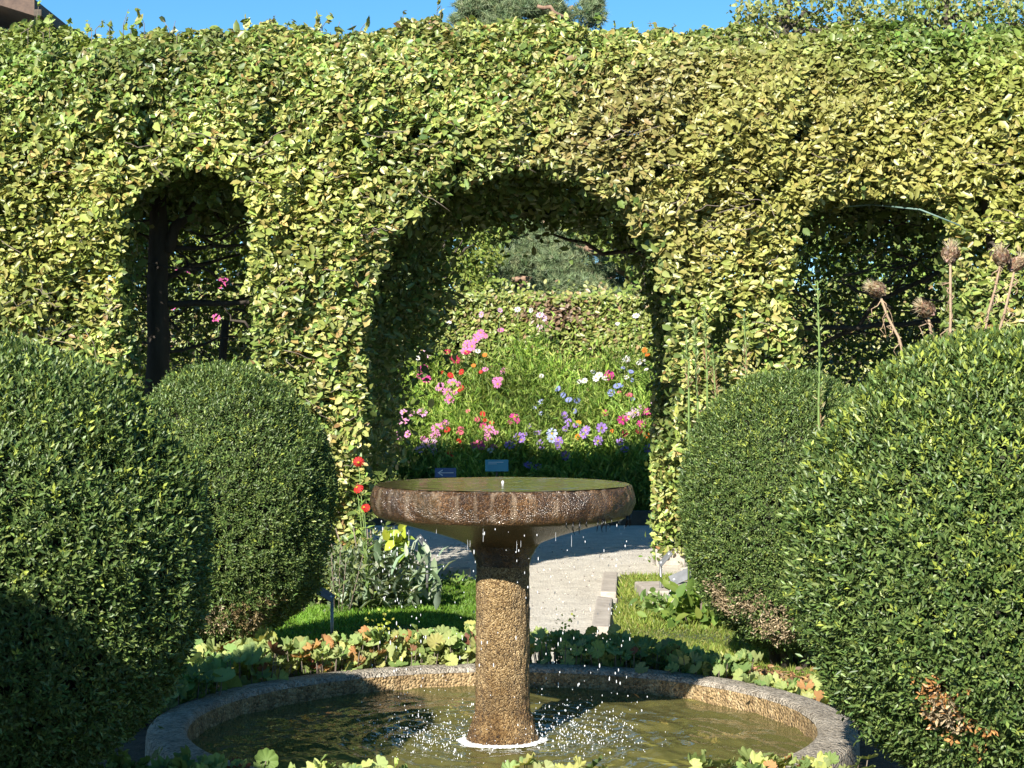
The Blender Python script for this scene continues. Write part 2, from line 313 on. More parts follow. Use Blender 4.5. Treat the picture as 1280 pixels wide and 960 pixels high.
V, Q = lathe(smooth_prof([(.113, .752), (.119, .772), (.126, .80), (.143, .828), (.168, .852), (.25, .884), (.35, .914), (.45, .942), (.520, .960), (.546, .975), (.562, 1.005), (.567, 1.04), (.560, 1.075), (.545, 1.098), (.525, 1.10), (.515, 1.07), (.48, 1.05), (.2, 1.04), (.001, 1.04)], 8), 220, .0042, 11, .022)
link('bowl', mesh_np('bowl', V, Q), M['bowl'], f)
def water_disc(r1, nr, na, amp, seed, cx=None):
    rs = np.linspace(.0, r1, nr) ; V = []; Q = []
    for i in range(na):
        t = 2 * math.pi * i / na; V += [(r * math.cos(t), r * math.sin(t), 0) for r in rs]
    V = np.array(V); a = Noise(.16, seed, 20)(V * [1, 1, 0]); b = Noise(.06, seed + 1, 20)(V * [1, 1, 0]); rr = np.hypot(V[:, 0], V[:, 1])
    V[:, 2] = amp * (a * .8 + b * .35 + .5 * np.sin(rr * 55 + a) * np.exp(-((rr - .5) / .35) ** 2))
    for i in range(na):
        for j in range(nr - 1):
            A, B = i * nr + j, ((i + 1) % na) * nr + j; Q.append((A, B, B + 1, A + 1))
    return mesh_np('water', V, np.array(Q)[:, ::-1])
o = link('pool_water', water_disc(1.331, 110, 300, .0078, 21), M['water']); o.location = (PX, PY, 0.0); tag(o, kind='structure')
o = link('bowl_water', water_disc(.545, 40, 160, .0009, 25), M['bowl_water']); o.location = (PX, PY, 1.1035); tag(o, kind='structure')
# splashing, dripping, foam
def ico():
    import bmesh
    bm = bmesh.new(); bmesh.ops.create_icosphere(bm, subdivisions=2, radius=1); V = np.array([v.co[:] for v in bm.verts]); T = np.array([[v.index for v in q.verts] for q in bm.faces]); bm.free(); return V, T
IV, IT = ico()
def drops(name, P, rad, stretch, label):
    n, k = len(P), len(IV); V = P[:, None] + IV[None] * rad[:, None, None] * np.stack([np.ones(n), np.ones(n), stretch], 1)[:, None]
    T = (IT[None] + (np.arange(n) * k)[:, None, None]).reshape(-1, 3)
    return tag(link(name, mesh_np(name, V.reshape(-1, 3), T), M['drop']), label, 'water drops', kind='stuff')
n = 1150
th = np.where(rng.random(n) < .5, rng.normal(math.pi * 1.06, .55, n), rng.normal(-.12, .55, n)); rr = np.clip(rng.normal(.38, .13, n), .17, .70)
P = np.stack([PX + rr * np.cos(th), PY + rr * np.sin(th), np.abs(rng.exponential(.05, n))], 1)
drops('splash_drops', P, rng.uniform(.0007, .0027, n) * rng.uniform(.6, 1.15, n), rng.uniform(1, 2.2, n), 'bright drops splashing up from the pool on both sides of the column')
n = 320
th = rng.uniform(0, 6.28, n); rr = rng.uniform(.47, .56, n); zz = .96 - rng.random(n) ** 1.7 * .95
P = np.stack([PX + rr * np.cos(th), PY + rr * np.sin(th), zz], 1)
drops('falling_drops', P, rng.uniform(.0010, .0026, n), rng.uniform(1, 4.5, n), 'drops dripping from the underside of the fountain bowl')
tb = Tubes()
for i in range(14):                              # thin threads of water under the rim of the bowl
    t = random.uniform(math.pi, 2 * math.pi); r0 = random.uniform(.50, .555); x, y = PX + r0 * math.cos(t), PY + r0 * math.sin(t); z0 = random.uniform(.90, .968); l = random.uniform(.015, .07)
    tb.add([(x, y, z0), (x + .0005, y, z0 - l * .5), (x, y, z0 - l)], [.0003, .0006, .0010], 5)
tag(tb.build('water_threads', M['drop']), 'thin threads of water running off the rim of the bowl', 'water', kind='stuff')
V, T = [], []
nf = 120
for i in range(nf):
    t = 2 * math.pi * i / nf; wv = .030 + .022 * math.sin(2 * t + 1) + .010 * math.sin(5 * t) + random.uniform(-.004, .004)
    if math.sin(t) > .1: wv *= .25
    if math.sin(t) < -.2: wv = max(wv, .024 + random.uniform(-.004, .004))
    wv = max(wv, .004)
    for q, h in ((0, .006), (.35, .011), (.7, .008), (1, .001)): r = .15 + wv * q; V.append((PX + r * math.cos(t), PY + r * math.sin(t), h + random.uniform(-.002, .002)))
for i in range(nf):
    for j in range(3): a, b = i * 4 + j, ((i + 1) % nf) * 4 + j; T.append((a, a + 1, b + 1, b))
tag(link('foam', mesh_np('foam', V, T), M['foam']), 'ring of white foam on the water round the foot of the column', 'foam', kind='stuff')
V, T = IV * [.006, .006, .009] + [PX, PY, 1.109], IT
tag(link('water_jet', mesh_np('water_jet', V, T), M['drop']), 'small clear bubble of water welling up in the middle of the bowl', 'water jet', kind='stuff')
tb = Tubes()
for i in range(16):
    t = R(random.uniform(-62, -6)); r0 = .55; x, y = PX + r0 * math.cos(t), PY + r0 * math.sin(t); l = random.uniform(.015, .05)
    tb.add([(x, y, .978), (x + random.uniform(-.006, .006), y, .972 - l * .5), (x + random.uniform(-.01, .01), y, .972 - l)], [.003, .0024, .001], 5)
tb.build('algae_strands', leaf_mat('algae', .3, 0), None)
tag(bpy.data.objects['algae_strands'], 'wet green algae strands hanging under the right of the bowl', 'algae', kind='stuff')

# ------------------------------------------------------------------ the arched hornbeam hedge
HF, HB = 12.0, 15.2                              # front and back face
def arch_d(x, z, cx, hw, spring, top):
    low = np.abs(x - cx) - hw; up = (np.sqrt(((x - cx) / hw) ** 2 + (np.maximum(z - spring, 0) / (top - spring)) ** 2) - 1) * min(hw, top - spring)
    return np.where(z < spring, low, up)
def front_open(x, z):
    sh = np.where(x > 0, np.clip(1.25 - z, 0, 1.2) * .26, -np.clip(.95 - z, 0, 1) * .1)
    d = arch_d(x - sh, z, .055, 1.04, 1.85, 2.97)
    d = np.minimum(d, arch_d(x, z, -2.19, .43, 2.60, 2.98))
    return np.minimum(d, arch_d(x, z, 2.46, .54, 2.54, 2.79))
def back_open(x, z): return arch_d(x, z, .11, 1.08, 2.02, 2.89)
hedge = empty('arched_hedge', (0, 13.6, 0), 'tall clipped yellow green hedge tunnel with a wide central arch and two dark side openings', 'hedge')
nA, nB, nC, nD = Noise(.55, 31), Noise(.17, 32), Noise(1.6, 33), Noise(.30, 34)
GREEN = [(.16, .215, .046), (.23, .27, .066), (.325, .335, .105), (.34, .29, .10), (.24, .15, .055), (.10, .15, .036)]
def hedge_tint(P, young_or_shade=1.0):                   # young < 1: inner leaves still greener, and darkened to paint in the tunnel's shade
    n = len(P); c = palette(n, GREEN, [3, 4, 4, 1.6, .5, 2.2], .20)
    if young_or_shade < 1: return palette(n, [(.10, .145, .035), (.13, .18, .045), (.17, .19, .05)], [3, 3, 1], .15)
    x, z = P[:, 0], P[:, 2]; q = nC(P)
    green = np.clip((z - 3.0) * 1.1, 0, 1) * np.clip((np.abs(x + .3) - .9) / 2.2, .1, 1)          # greener towards both ends of the top, shade there darkened into the tint too
    c *= 1 - green[:, None] * np.array([.52, .32, .50])
    c *= np.exp(.22 * nB(P * .7) + .16 * nA(P * .8))[:, None]
    br = np.clip(np.exp(-((x - 1.3) / 1.5) ** 2 - ((z - 3.1) / .8) ** 2) + .25 * q - .2, 0, .42)  # the tired, brownish stretch
    c = c * (1 - br[:, None]) + br[:, None] * np.array([.30, .225, .095]) * np.exp(rng.normal(0, .15, (n, 1)))
    yl = np.clip(q * .5, 0, .4)[:, None]; c = c * (1 - yl) + yl * np.array([.36, .36, .075])
    return np.clip(c, .01, .6)
def wall_leaves(n, y0, out, opening, zmax, dens, thick=.07, gap=.35, xr=4.9):
    x = rng.uniform(-xr, xr, n); z = rng.uniform(.06, zmax, n); P = np.stack([x, np.full(n, y0), z], 1)
    bump = .075 * nA(P) + .05 * nB(P); d = opening(x, z) + .045 * nB(P * 1.3)
    keep = (d > 0) & (nB(P * .9 + 3) + .6 * nD(P) > -1.55 + gap * 1.6 * rng.random(n))
    P, bump = P[keep], bump[keep]
    P[:, 1] += -out * (bump - rng.exponential(thick, len(P)))
    return P
def orient(P, base, sn=.42, down=.35):
    n = len(P); N = unit(np.asarray(base, float) + rnd(n, sn)); D = rnd(n) * [1, .8, .7] + [0, 0, -down]
    D = D - (D * N).sum(1, keepdims=True) * N; return unit(D), N
def put_hedge(name, P, base, sn=.42, size=(.036, .070), parent=hedge, down=.35, young_or_shade=1.0):
    n = len(P); D, N = orient(P, base, sn, down); L = np.clip(rng.lognormal(math.log(sum(size) / 2), .28, n), size[0] * .55, size[1] * 1.5); 
    o = leaves(name, P - np.array(parent.location) - D * (L * .5)[:, None], D, N, L, L * rng.uniform(.42, .62, n), hedge_tint(P, young_or_shade), M['hedge_leaf'], 'oval', parent)
    return o
# front face (thick outer skin) + the reveals of its openings + its inner face
Pf = wall_leaves(150000, HF, 1, front_open, 3.45, 1, .10)
rv = []
for y0, y1, op, n in ((HF, HF + .5, front_open, 60000), (HB - .45, HB, back_open, 26000)):
    x = rng.uniform(-3.2, 3.3, n); z = rng.uniform(.06, 3.1, n); y = rng.uniform(y0, y1, n); P = np.stack([x, y, z], 1)
    d = op(x, z) + .05 * nB(P * 1.2); rv.append(P[(d > -.01) & (d < .085)])
Pf = Pf[Pf[:, 2] < 3.36 + .14 * nB(Pf)]
put_hedge('front_foliage', Pf, (-.08, -.58, .62), .5)
put_hedge('arch_reveal_foliage', np.concatenate(rv), (0, -.2, .2), .8, parent=hedge, young_or_shade=.5)
Pi = wall_leaves(46000, HF + .5, -1, front_open, 3.65, 1, .05, .2)
put_hedge('inner_front_foliage', Pi, (0, .7, .2), .5, young_or_shade=.5)
# vaulted roof: outer skin and ceiling
def roof(n, a, b, z0, lo, hi, jit, xr=4.9):
    th = rng.uniform(lo, hi, n); x = rng.uniform(-xr, xr, n); cx, sx = np.cos(th), np.sin(th)
    y = 13.6 - a * np.sign(cx) * np.abs(cx) ** .8; z = z0 + b * np.sign(sx) * np.abs(sx) ** .9
    Nn = unit(np.stack([np.zeros(n), -cx / a, sx / b], 1)); P = np.stack([x, y, z], 1)
    return P + Nn * (.07 * nA(P) + .05 * nB(P) - rng.exponential(jit, n))[:, None], Nn
P, Nn = roof(128000, 1.52, .79, 3.31, -.06, 1.75, .10); put_hedge('roof_foliage', P, Nn * .45 + np.array([-.1, -.25, .35]), .62, (.034, .064))
P, Nn = roof(46000, 1.95, .76, 3.31, 1.75, 3.12, .09); put_hedge('roof_foliage', P, Nn * .6 + np.array([0, 0, .3]), .5, (.05, .085))  # unseen back half, overhang deepened to carry its shade further up the bed
P, Nn = roof(60000, 1.22, .30, 2.95, 0.03, 3.11, .10); put_hedge('ceiling_foliage', P, -Nn * .6, .6, (.05, .085), young_or_shade=.5)
# back wall, thinner, light shows through it
Pb = wall_leaves(24000, HB - .35, 1, back_open, 3.4, 1, .05, .8); Pb2 = wall_leaves(24000, HB, -1, back_open, 3.4, 1, .07, .6)
Pu = wall_leaves(120000, HB - .2, 1, back_open, 3.5, 1, .10, .1); wl, wr_ = np.abs(Pu[:, 0] + 2.75) < .75, np.abs(Pu[:, 0] - 3.05) < .9            # thin places behind the side openings
kp = np.where(wl, (rng.random(len(Pu)) < .28) & (Pu[:, 2] > 1.6) | (Pu[:, 2] > 3.0), np.where(wr_, (rng.random(len(Pu)) < np.where(Pu[:, 2] > 2.7, .75, .30)), Pu[:, 2] > 1.95 + .3 * nA(Pu))); Pu = Pu[kp]
put_hedge('back_foliage', np.concatenate([Pb, Pb2, Pu]), (0, -.3, .3), .75, young_or_shade=.5)
# ragged foliage hanging inside the arch on the left
n = 5200; P = np.stack([rng.normal(-.80, .17, n), rng.uniform(12.7, 14.4, n), rng.normal(2.25, .30, n)], 1); P = P[(nB(P) > -1.1) & (P[:, 0] < -.36)]
n = 3000; P2 = np.stack([rng.normal(-1.0, .11, n), rng.uniform(12.7, 14.4, n), rng.uniform(.9, 2.1, n)], 1); P2 = P2[nB(P2) > -.6]
n = 2600; P3 = np.stack([rng.normal(1.33, .09, n), rng.uniform(14.6, 15.1, n), rng.uniform(.9, 2.7, n)], 1); P3 = P3[P3[:, 0] > 1.17]
n = 3200; P4 = np.stack([rng.uniform(1.17, 1.62, n), rng.uniform(14.72, 15.1, n), rng.uniform(.1, 1.5, n)], 1); put_hedge('pillar_foliage', P4, (-.3, -.6, .4), .6)
put_hedge('inner_foliage', np.concatenate([P, P2, P3]), (0, -.3, .3), .8, young_or_shade=.5)
# shoots standing out of the clipped top
sp_, sd_ = [], []
tw = Tubes()
for i in range(240):
    px = random.uniform(-40, 1320); 
    if 700 < px < 900 and random.random() < .6: continue
    x = (px - 640) / F_PX * 13.2; y = random.uniform(12.7, 13.9); L = random.uniform(.06, .24) * (1.5 if px < 560 and random.random() < .2 else .8)
    z0 = 3.31 + .79 * math.sqrt(max(0, 1 - ((13.6 - y) / 1.62) ** 2)) - .02; tip = Vector((x + random.gauss(0, .05), y + random.gauss(0, .05), z0 + L))
    tw.add([(x, y, z0 - .1), (x, y, z0 + L * .5), tip], [.004, .003, .0015], 4)
    for q in range(int(3 + L * 26)): t = random.random() ** .7; sp_.append((x + (tip.x - x) * t, y + (tip.y - y) * t, z0 + L * t))
P = np.array(sp_); put_hedge('shoot_foliage', P, (0, -.4, .5), .7, (.045, .075), down=-.6)
for i in range(230):                             # bare grey twigs in the surface
    x, z = random.uniform(-3.6, 3.6), random.uniform(.8, 3.3)
    if front_open(np.array([x]), np.array([z]))[0] < .06: continue
    a = random.gauss(.25, .5) * random.choice((-1, 1)); L = random.uniform(.08, .26)
    tw.add(wob((x, HF - .03, z), (x + L * math.cos(a), HF - .05 + random.uniform(-.04, .04), z + L * math.sin(a)), 5, .012), [.0035, .003, .003, .0025, .0012], 4)
o = tw.build('twigs', M['twig'], hedge); o.matrix_parent_inverse = Matrix.Translation(-Vector(hedge.location)); o['kind'] = 'stuff'
# stems and limbs of the tunnel
def limb(name, lines):
    t = Tubes()
    for pts, r in lines: t.add(pts, r, 8)
    o = t.build(name, M['bark'], hedge); o.matrix_parent_inverse = Matrix.Translation(-Vector(hedge.location)); return o
def T_(px, py, Y): return tuple(at(px, py, Y))
limb('trunk', [(wob(T_(200, 560, 13.2)[:2] + (0,), T_(196, 210, 13.2), 8, .02), [.10, .095, .09, .088, .085, .08, .07, .05]),
     (wob(T_(200, 325, 13.2), T_(262, 225, 13.2), 6, .012), [.05, .045, .04, .035, .03, .02]), (wob(T_(200, 312, 13.2), T_(306, 306, 13.3), 6, .008), [.020, .018, .017, .015, .013, .010]),
     (wob(T_(200, 380, 13.2), T_(312, 378, 13.2), 6, .008), [.028, .026, .024, .022, .02, .016]), (wob(T_(200, 350, 13.2), T_(300, 318, 14), 6, .02), [.02, .02, .018, .015, .012, .01]),
     (wob(T_(205, 440, 13.2), T_(300, 420, 13.6), 6, .03), [.014, .012, .012, .01, .008, .006])])
for (xa, xb) in ((165, 312), (1040, 1195)):      # a tangle of thin bare branches behind the side openings
    tg = []
    for i in range(26):
        a, b = random.uniform(xa - 15, xb), random.uniform(240, 470); q = random.uniform(25, 90) * random.choice((-1, 1)); Yb_ = random.uniform(13.0, 14.6)
        tg.append((wob(T_(a, b, Yb_), T_(a + q, b - random.uniform(-15, 60), Yb_ + random.uniform(-.2, .2)), 6, .015), [.011, .010, .008, .007, .005, .003]))
    limb('branch', tg)['kind'] = 'stuff'
limb('trunk', [(wob(T_(284, 620, 13.9)[:2] + (0,), T_(282, 400, 13.9), 6, .02), [.05, .05, .045, .04, .035, .03])])
limb('trunk', [(wob((-1.35, 12.28, 0), (-1.3, 12.3, 3.2), 8, .03), [.09, .085, .08, .075, .07, .06, .05, .03])])
limb('trunk', [(wob((1.78, 12.28, 0), (1.62, 12.3, 3.2), 8, .03), [.09, .085, .08, .075, .07, .06, .05, .03])])
limb('trunk', [(wob((3.3, 12.28, 0), (3.3, 12.3, 3.2), 8, .03), [.09, .085, .08, .075, .07, .06, .05, .03])])
limb('trunk', [(wob((-3.2, 12.28, 0), (-3.1, 12.3, 3.2), 8, .03), [.09, .085, .08, .075, .07, .06, .05, .03])])
limb('trunk', [(wob((1.58, 15.0, 0), (1.5, 15.0, 3.1), 8, .03), [.09, .085, .08, .075, .07, .06, .05, .03])])
limb('trunk', [(wob((-1.40, 14.95, 0), (-1.36, 14.9, 3.1), 8, .03), [.09, .085, .08, .075, .07, .06, .05, .03])])
limb('branch', [(wob(T_(835, 330, 14.9), T_(688, 292, 14.7), 8, .02), [.022, .02, .02, .018, .018, .016, .013, .008])])
limb('branch', [(wob(T_(1000, 410, 13.4), T_(1200, 402, 13.4), 7, .015), [.02] * 7), (wob(T_(1010, 440, 13.8), T_(1190, 330, 13.4), 7, .03), [.018] * 7)])
t = Tubes(); t.add([T_(1090, 256, 12.3), T_(1150, 262, 12.0), T_(1200, 282, 11.96)], .006, 6); t.add([T_(1005, 262, 12.35), T_(1090, 256, 12.3)], .006, 6)
o = t.build('wire_support', noisy('green wire', [(.3, (.10, .17, .14)), (.7, (.16, .24, .2))], 20, .5), hedge); o.matrix_parent_inverse = Matrix.Translation(-Vector(hedge.location))

# ------------------------------------------------------------------ clipped box bushes
def bush(x, y, Rr, zc, up, lo, label, shoots, lsz, dead=(), tip=.10, seed=1, vis=True, pw=2.0):
    b = empty('box_bush', (x, y, 0), label, 'bush', 'clipped box bushes round the fountain')
    nn, n2 = Noise(.30, seed), Noise(.09, seed + 9)
    u = unit(rnd(shoots)); P = u.copy(); ww = np.where(u[:, 2] > 0, up, lo)
    tt = np.clip(u[:, 2], 0, 1); tp = np.where(u[:, 2] < 0, 1 + .02 * np.sin(np.pi * np.minimum(-u[:, 2], 1)), (1 - tt ** pw + 1e-6) ** (.5 + .05 * (2 - pw) / .2) / np.sqrt(1 - tt ** 2 + 1e-6))
    tp = np.minimum(tp, 1.02)
    P[:, :2] *= Rr * tp[:, None]; P[:, 2] *= ww; Nn = unit(u / np.stack([np.full(shoots, Rr), np.full(shoots, Rr), ww], 1))
    off = .020 * nn(P) + .013 * n2(P) - rng.exponential(.028, shoots)
    lo_t = (rng.random(shoots) < .02); off = off + lo_t * rng.uniform(.01, .045, shoots)
    P += Nn * off[:, None]; P[:, 2] += zc; ok = (P[:, 2] > .05)
    if vis: ok &= (P[:, 1] < .55 * Rr) | (P[:, 2] > zc + .3 * up) | (rng.random(shoots) < .35)    # the far side is thinner
    P, Nn, off, lo_t = P[ok], Nn[ok], off[ok], lo_t[ok]; n = len(P)
    ax = unit(Nn * .8 + np.array([0, 0, .55]) + rnd(n, .32)); k = 8
    a = unit(np.cross(ax, rnd(n))); bb = np.cross(ax, a)
    ph = (np.arange(k) * 2.4)[None] + rng.uniform(0, 6.28, (n, 1)); h = np.linspace(-1, .15, k)[None] * lsz * 1.5
    side = np.cos(ph)[..., None] * a[:, None] + np.sin(ph)[..., None] * bb[:, None]
    op = np.linspace(1.0, .42, k)[None, :, None]
    D = unit(side * op + ax[:, None] * (1.15 - op) + rng.normal(0, .15, (n, k, 3)) + np.array([0, 0, .1])); N = unit(ax[:, None] * 1.0 - side * .25 + rng.normal(0, .22, (n, k, 3)))
    LP = P[:, None] + ax[:, None] * h[..., None]
    L = lsz * rng.uniform(.7, 1.15, (n, k)); W = L * rng.uniform(.30, .42, (n, k))
    c = palette(n * k, [(.060, .104, .026), (.094, .144, .036), (.142, .198, .052), (.20, .26, .065)], [4, 5, 3, .7], .14).reshape(n, k, 3)
    young_or_shade = (rng.random(n) < tip * np.clip(.5 + Nn[:, 2], .1, 1.4)); 
    c[young_or_shade, 3:] = np.array([.26, .31, .05]) * np.exp(rng.normal(0, .15, (young_or_shade.sum(), k - 3, 1)))
    for (dx, dy, dz, dr, col) in dead:
        q = np.exp(-(((P - [dx, dy, dz]) / dr) ** 2).sum(1)) > rng.uniform(.25, .9, n)
        c[q] = np.array(col) * np.exp(rng.normal(0, .25, (q.sum(), k, 1)))
    leaves('foliage', LP.reshape(-1, 3), D.reshape(-1, 3), N.reshape(-1, 3), L.reshape(-1), W.reshape(-1), c.reshape(-1, 3), M['box_leaf'], 'small', b)
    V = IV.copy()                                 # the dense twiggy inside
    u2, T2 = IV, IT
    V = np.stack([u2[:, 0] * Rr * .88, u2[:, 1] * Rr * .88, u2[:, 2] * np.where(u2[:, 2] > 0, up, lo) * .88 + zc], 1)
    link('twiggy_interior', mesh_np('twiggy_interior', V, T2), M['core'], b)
    t = Tubes()
    for i in range(6):
        a0 = i * 1.05; t.add(wob((.09 * math.cos(a0), .09 * math.sin(a0), 0), (.3 * Rr * math.cos(a0), .3 * Rr * math.sin(a0), zc), 5, .02), [.022, .02, .018, .015, .01], 6)
    t.build('stem', M['bark'], b)
    return b
BR = (.40, .20, .07); TAN = (.32, .25, .15)
bush(-1.80, 6.22, .735, 1.00, .70, .87, 'large dark clipped box bush at the left edge, nearest the pool', 26000, .028, seed=41, tip=.10, pw=1.8,
     dead=((.35, -.5, -.1, .1, TAN),))
bush(1.785, 6.4, .775, .99, .72, .92, 'large clipped box bush at the right edge with orange dead leaves low down', 26000, .030, seed=52, tip=.16,
     dead=((-.42, -.58, .46, .13, BR), (-.35, -.58, .34, .15, BR), (-.40, -.54, .22, .15, BR), (-.26, -.6, .26, .14, BR), (-.38, -.52, .42, .10, TAN), (-.05, -.68, .9, .05, TAN)))
bush(-1.495, 9.2, .58, .95, .67, .77, 'smaller smooth round box bush behind the left one, tan at its shaded foot', 26000, .0215, seed=63, tip=.05,
     dead=((-.1, -.45, .28, .24, TAN), (.25, -.4, .25, .24, (.20, .15, .07))))
bush(1.49, 9.5, .595, .95, .66, .85, 'smaller round box bush behind the right one with tan dead leaves at its foot', 26000, .0215, seed=74, tip=.07,
     dead=((-.30, -.42, .28, .20, TAN), (-.12, -.45, .20, .2, TAN), (-.42, -.2, .4, .14, TAN)))
bush(-2.15, 4.10, .66, 1.0, .76, .86, 'unseen clipped box bush outside the left of the picture, added to cast shade', 5000, .036, seed=85, vis=False)  # unseen bush, added for the shadow it throws on the large left one

# ------------------------------------------------------------------ leafy clumps round the pool
def palm_leaf(nl=9, m=40):
    a = np.linspace(-2.75, 2.75, m); r = 1 * (1 - .12 * (np.abs(a) / 2.75) ** 3); lob = .85 + .15 * np.abs(np.cos(a * nl / 5.5 * math.pi)) ** .6
    r = r * lob; V = [(0, 0, -.10)]
    for ai, ri in zip(a, r): V.append((ri * math.cos(ai), ri * math.sin(ai), .13 * ri + .075 * math.cos(ai * nl * 2 * math.pi / 5.5) + .03 * math.sin(ai * 3.1)))
    return np.array(V), np.array([(0, i, i + 1) for i in range(1, m)])
PV, PT = palm_leaf()
CL = [(.24, .30, .10), (.32, .37, .14), (.16, .235, .07), (.38, .41, .13), (.36, .20, .08), (.16, .07, .035)]
def clump(pts, n, zh, size, label, wts=(4, 4, 3, 2, .7, .3), flowers=None, tilt=(-.25, -.45, .8)):
    pts = np.array(pts, float); c0 = pts.mean(0); e = empty('leafy_clump', (c0[0], c0[1], 0), label, 'plant', 'leafy clumps round the pool')
    n = int(n * 2.5); size = (size[0] * .64, size[1] * .70); i = rng.choice(len(pts), n); P = np.zeros((n, 3)); P[:, :2] = pts[i] + rng.normal(0, .055, (n, 2)) - c0; P[:, 2] = zh[0] + (zh[1] - zh[0]) * rng.random(n) ** .8
    N = unit(np.array(tilt) + rnd(n, .5)); D = rnd(n) + [0, -.5, -.2]; D = unit(D - (D * N).sum(1, keepdims=True) * N); Sd = np.cross(N, D)
    L = rng.uniform(size[0] * .75, size[1] * 1.08, n) * .5; cup = rng.uniform(.2, 2.6, n)
    V = P[:, None] + L[:, None, None] * (PV[None, :, 0, None] * D[:, None] + PV[None, :, 1, None] * Sd[:, None] + (PV[None, :, 2] * cup[:, None])[..., None] * N[:, None])
    V += (rng.normal(0, .045, (n, len(PV), 1)) * L[:, None, None]) * N[:, None]
    k = len(PV); T = (PT[None] + (np.arange(n) * k)[:, None, None]).reshape(-1, 3); c = np.repeat(palette(n, CL, wts, .15), k, 0)
    c *= np.where(np.tile(np.arange(k) == 0, n), 1.12, 1)[:, None]
    link('foliage', mesh_np('foliage', V.reshape(-1, 3), T, c), M['soft_leaf'], e)
    t = Tubes()
    for j in range(n):
        p = P[j]; t.add([(p[0] * .8, p[1] * .8 + .03, 0), tuple(p * [.95, .95, .6]), tuple(p)], [.003, .0025, .002], 4)
    t.build('leaf_stalks', M['twig'], e)['kind'] = 'stuff'
    if flowers:
        q = rng.normal(0, 1, (flowers[1], 3)) * [.035, .035, .05] + np.array(flowers[0]) - [c0[0], c0[1], 0]; m = len(q)
        leaves('flower', q, unit(rnd(m)), unit(rnd(m)), np.full(m, .02), np.full(m, .016), palette(m, [(.42, .46, .06), (.36, .42, .08)], [1, 1]), M['soft_leaf'], 'small', e)['kind'] = 'stuff'
    return e
def ring(a0, a1, r0, r1, n):
    out = []
    for i in range(n):
        a = R(a0 + (a1 - a0) * random.random()); r = random.uniform(r0, r1); out.append((PX + r * math.cos(a), PY + r * math.sin(a)))
    return out
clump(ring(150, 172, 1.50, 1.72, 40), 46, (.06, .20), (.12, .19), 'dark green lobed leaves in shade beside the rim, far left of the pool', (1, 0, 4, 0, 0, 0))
clump(ring(131, 149, 1.52, 1.85, 40), 60, (.06, .25), (.10, .18), 'pale blue green lobed leaves on the pool rim below the smaller left bush', (4, 5, 2, 1, .2, .3))
clump(ring(116, 131, 1.50, 1.80, 40), 60, (.07, .22), (.09, .15), 'low lobed leaves with several orange and brown ones on the left back rim', (3, 4, 2, 1, 1.8, .7))
clump(ring(103, 116, 1.48, 1.85, 40), 60, (.07, .24), (.09, .15), 'lobed leaves with a yellow flower spray, mid left on the back rim', (4, 3, 3, 2, .8, .2), (at(478, 788, 9.35), 90))
clump(ring(91, 103, 1.50, 1.85, 40), 54, (.07, .24), (.09, .15), 'grey green lobed leaves on the back rim just left of the column', (4, 4, 3, 1, .7, .6))
clump(ring(74, 88, 1.50, 1.82, 40), 50, (.07, .22), (.08, .13), 'lobed leaves with pale yellow flowers on the back rim just right of the column', (2, 2, 4, 2, .1, .1), (at(705, 792, 9.35), 60))
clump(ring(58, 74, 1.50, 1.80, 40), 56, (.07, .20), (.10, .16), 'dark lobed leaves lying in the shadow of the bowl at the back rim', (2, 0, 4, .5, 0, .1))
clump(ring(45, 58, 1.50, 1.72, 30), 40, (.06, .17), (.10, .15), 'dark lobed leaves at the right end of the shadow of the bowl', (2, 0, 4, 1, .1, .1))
clump(ring(22, 40, 1.50, 1.66, 30), 26, (.04, .11), (.09, .14), 'few flat pale green leaves between the right rim and the right bush', (3, 4, 2, 2, .6, .1))
FR = (-.1, .1, 1)
def line(pa, pb, Y, n): return [(at(random.uniform(pa, pb), 900, Y)[0], Y + random.uniform(-.12, .08)) for _ in range(n)]
clump(line(405, 490, 6.02, 20), 22, (.15, .25), (.09, .14), 'lobed leaves poking into the picture at the bottom, left of the column', (4, 3, 2, 3, 0, 0), tilt=FR)
clump(line(655, 735, 6.02, 20), 22, (.15, .245), (.09, .14), 'lobed leaves poking into the picture at the bottom, right of the column', (3, 3, 3, 3, 0, 0), tilt=FR)
clump(line(860, 1070, 6.10, 40), 44, (.12, .255), (.09, .14), 'lobed leaves with orange ones at the bottom below the right end of the rim', (3, 3, 2, 3, 1.2, .2), tilt=FR)
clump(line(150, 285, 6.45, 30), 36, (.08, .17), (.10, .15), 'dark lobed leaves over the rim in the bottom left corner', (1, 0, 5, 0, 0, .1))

# ------------------------------------------------------------------ grass
def in_poly(x, y, poly):
    r = np.zeros(len(x), bool); j = len(poly) - 1
    for i in range(len(poly)):
        xi, yi = poly[i]; xj, yj = poly[j]; r ^= ((yi > y) != (yj > y)) & (x < (xj - xi) * (y - yi) / (yj - yi + 1e-9) + xi); j = i
    return r
def lawn(name, poly, n, label, cols, wts, hgt):
    p = np.array(poly); x = rng.uniform(p[:, 0].min(), p[:, 0].max(), n); y = rng.uniform(p[:, 1].min(), p[:, 1].max(), n); k = in_poly(x, y, poly); x, y = x[k], y[k]; n = len(x)
    P = np.stack([x, y, np.full(n, .005)], 1); q = Noise(.35, 91)(P)
    D = unit(rnd(n) * [.6, .6, .15] + [0, 0, 1]); N = unit(rnd(n) * [1, 1, .2]); L = rng.uniform(*hgt, n) * (1 + .4 * q)
    c = palette(n, cols, wts, .16); c *= (1 + .2 * q)[:, None]
    tag(leaves(name, P, D, N, L, rng.uniform(.005, .011, n), c, M['grass'], 'blade'), label, 'grass', kind='stuff')
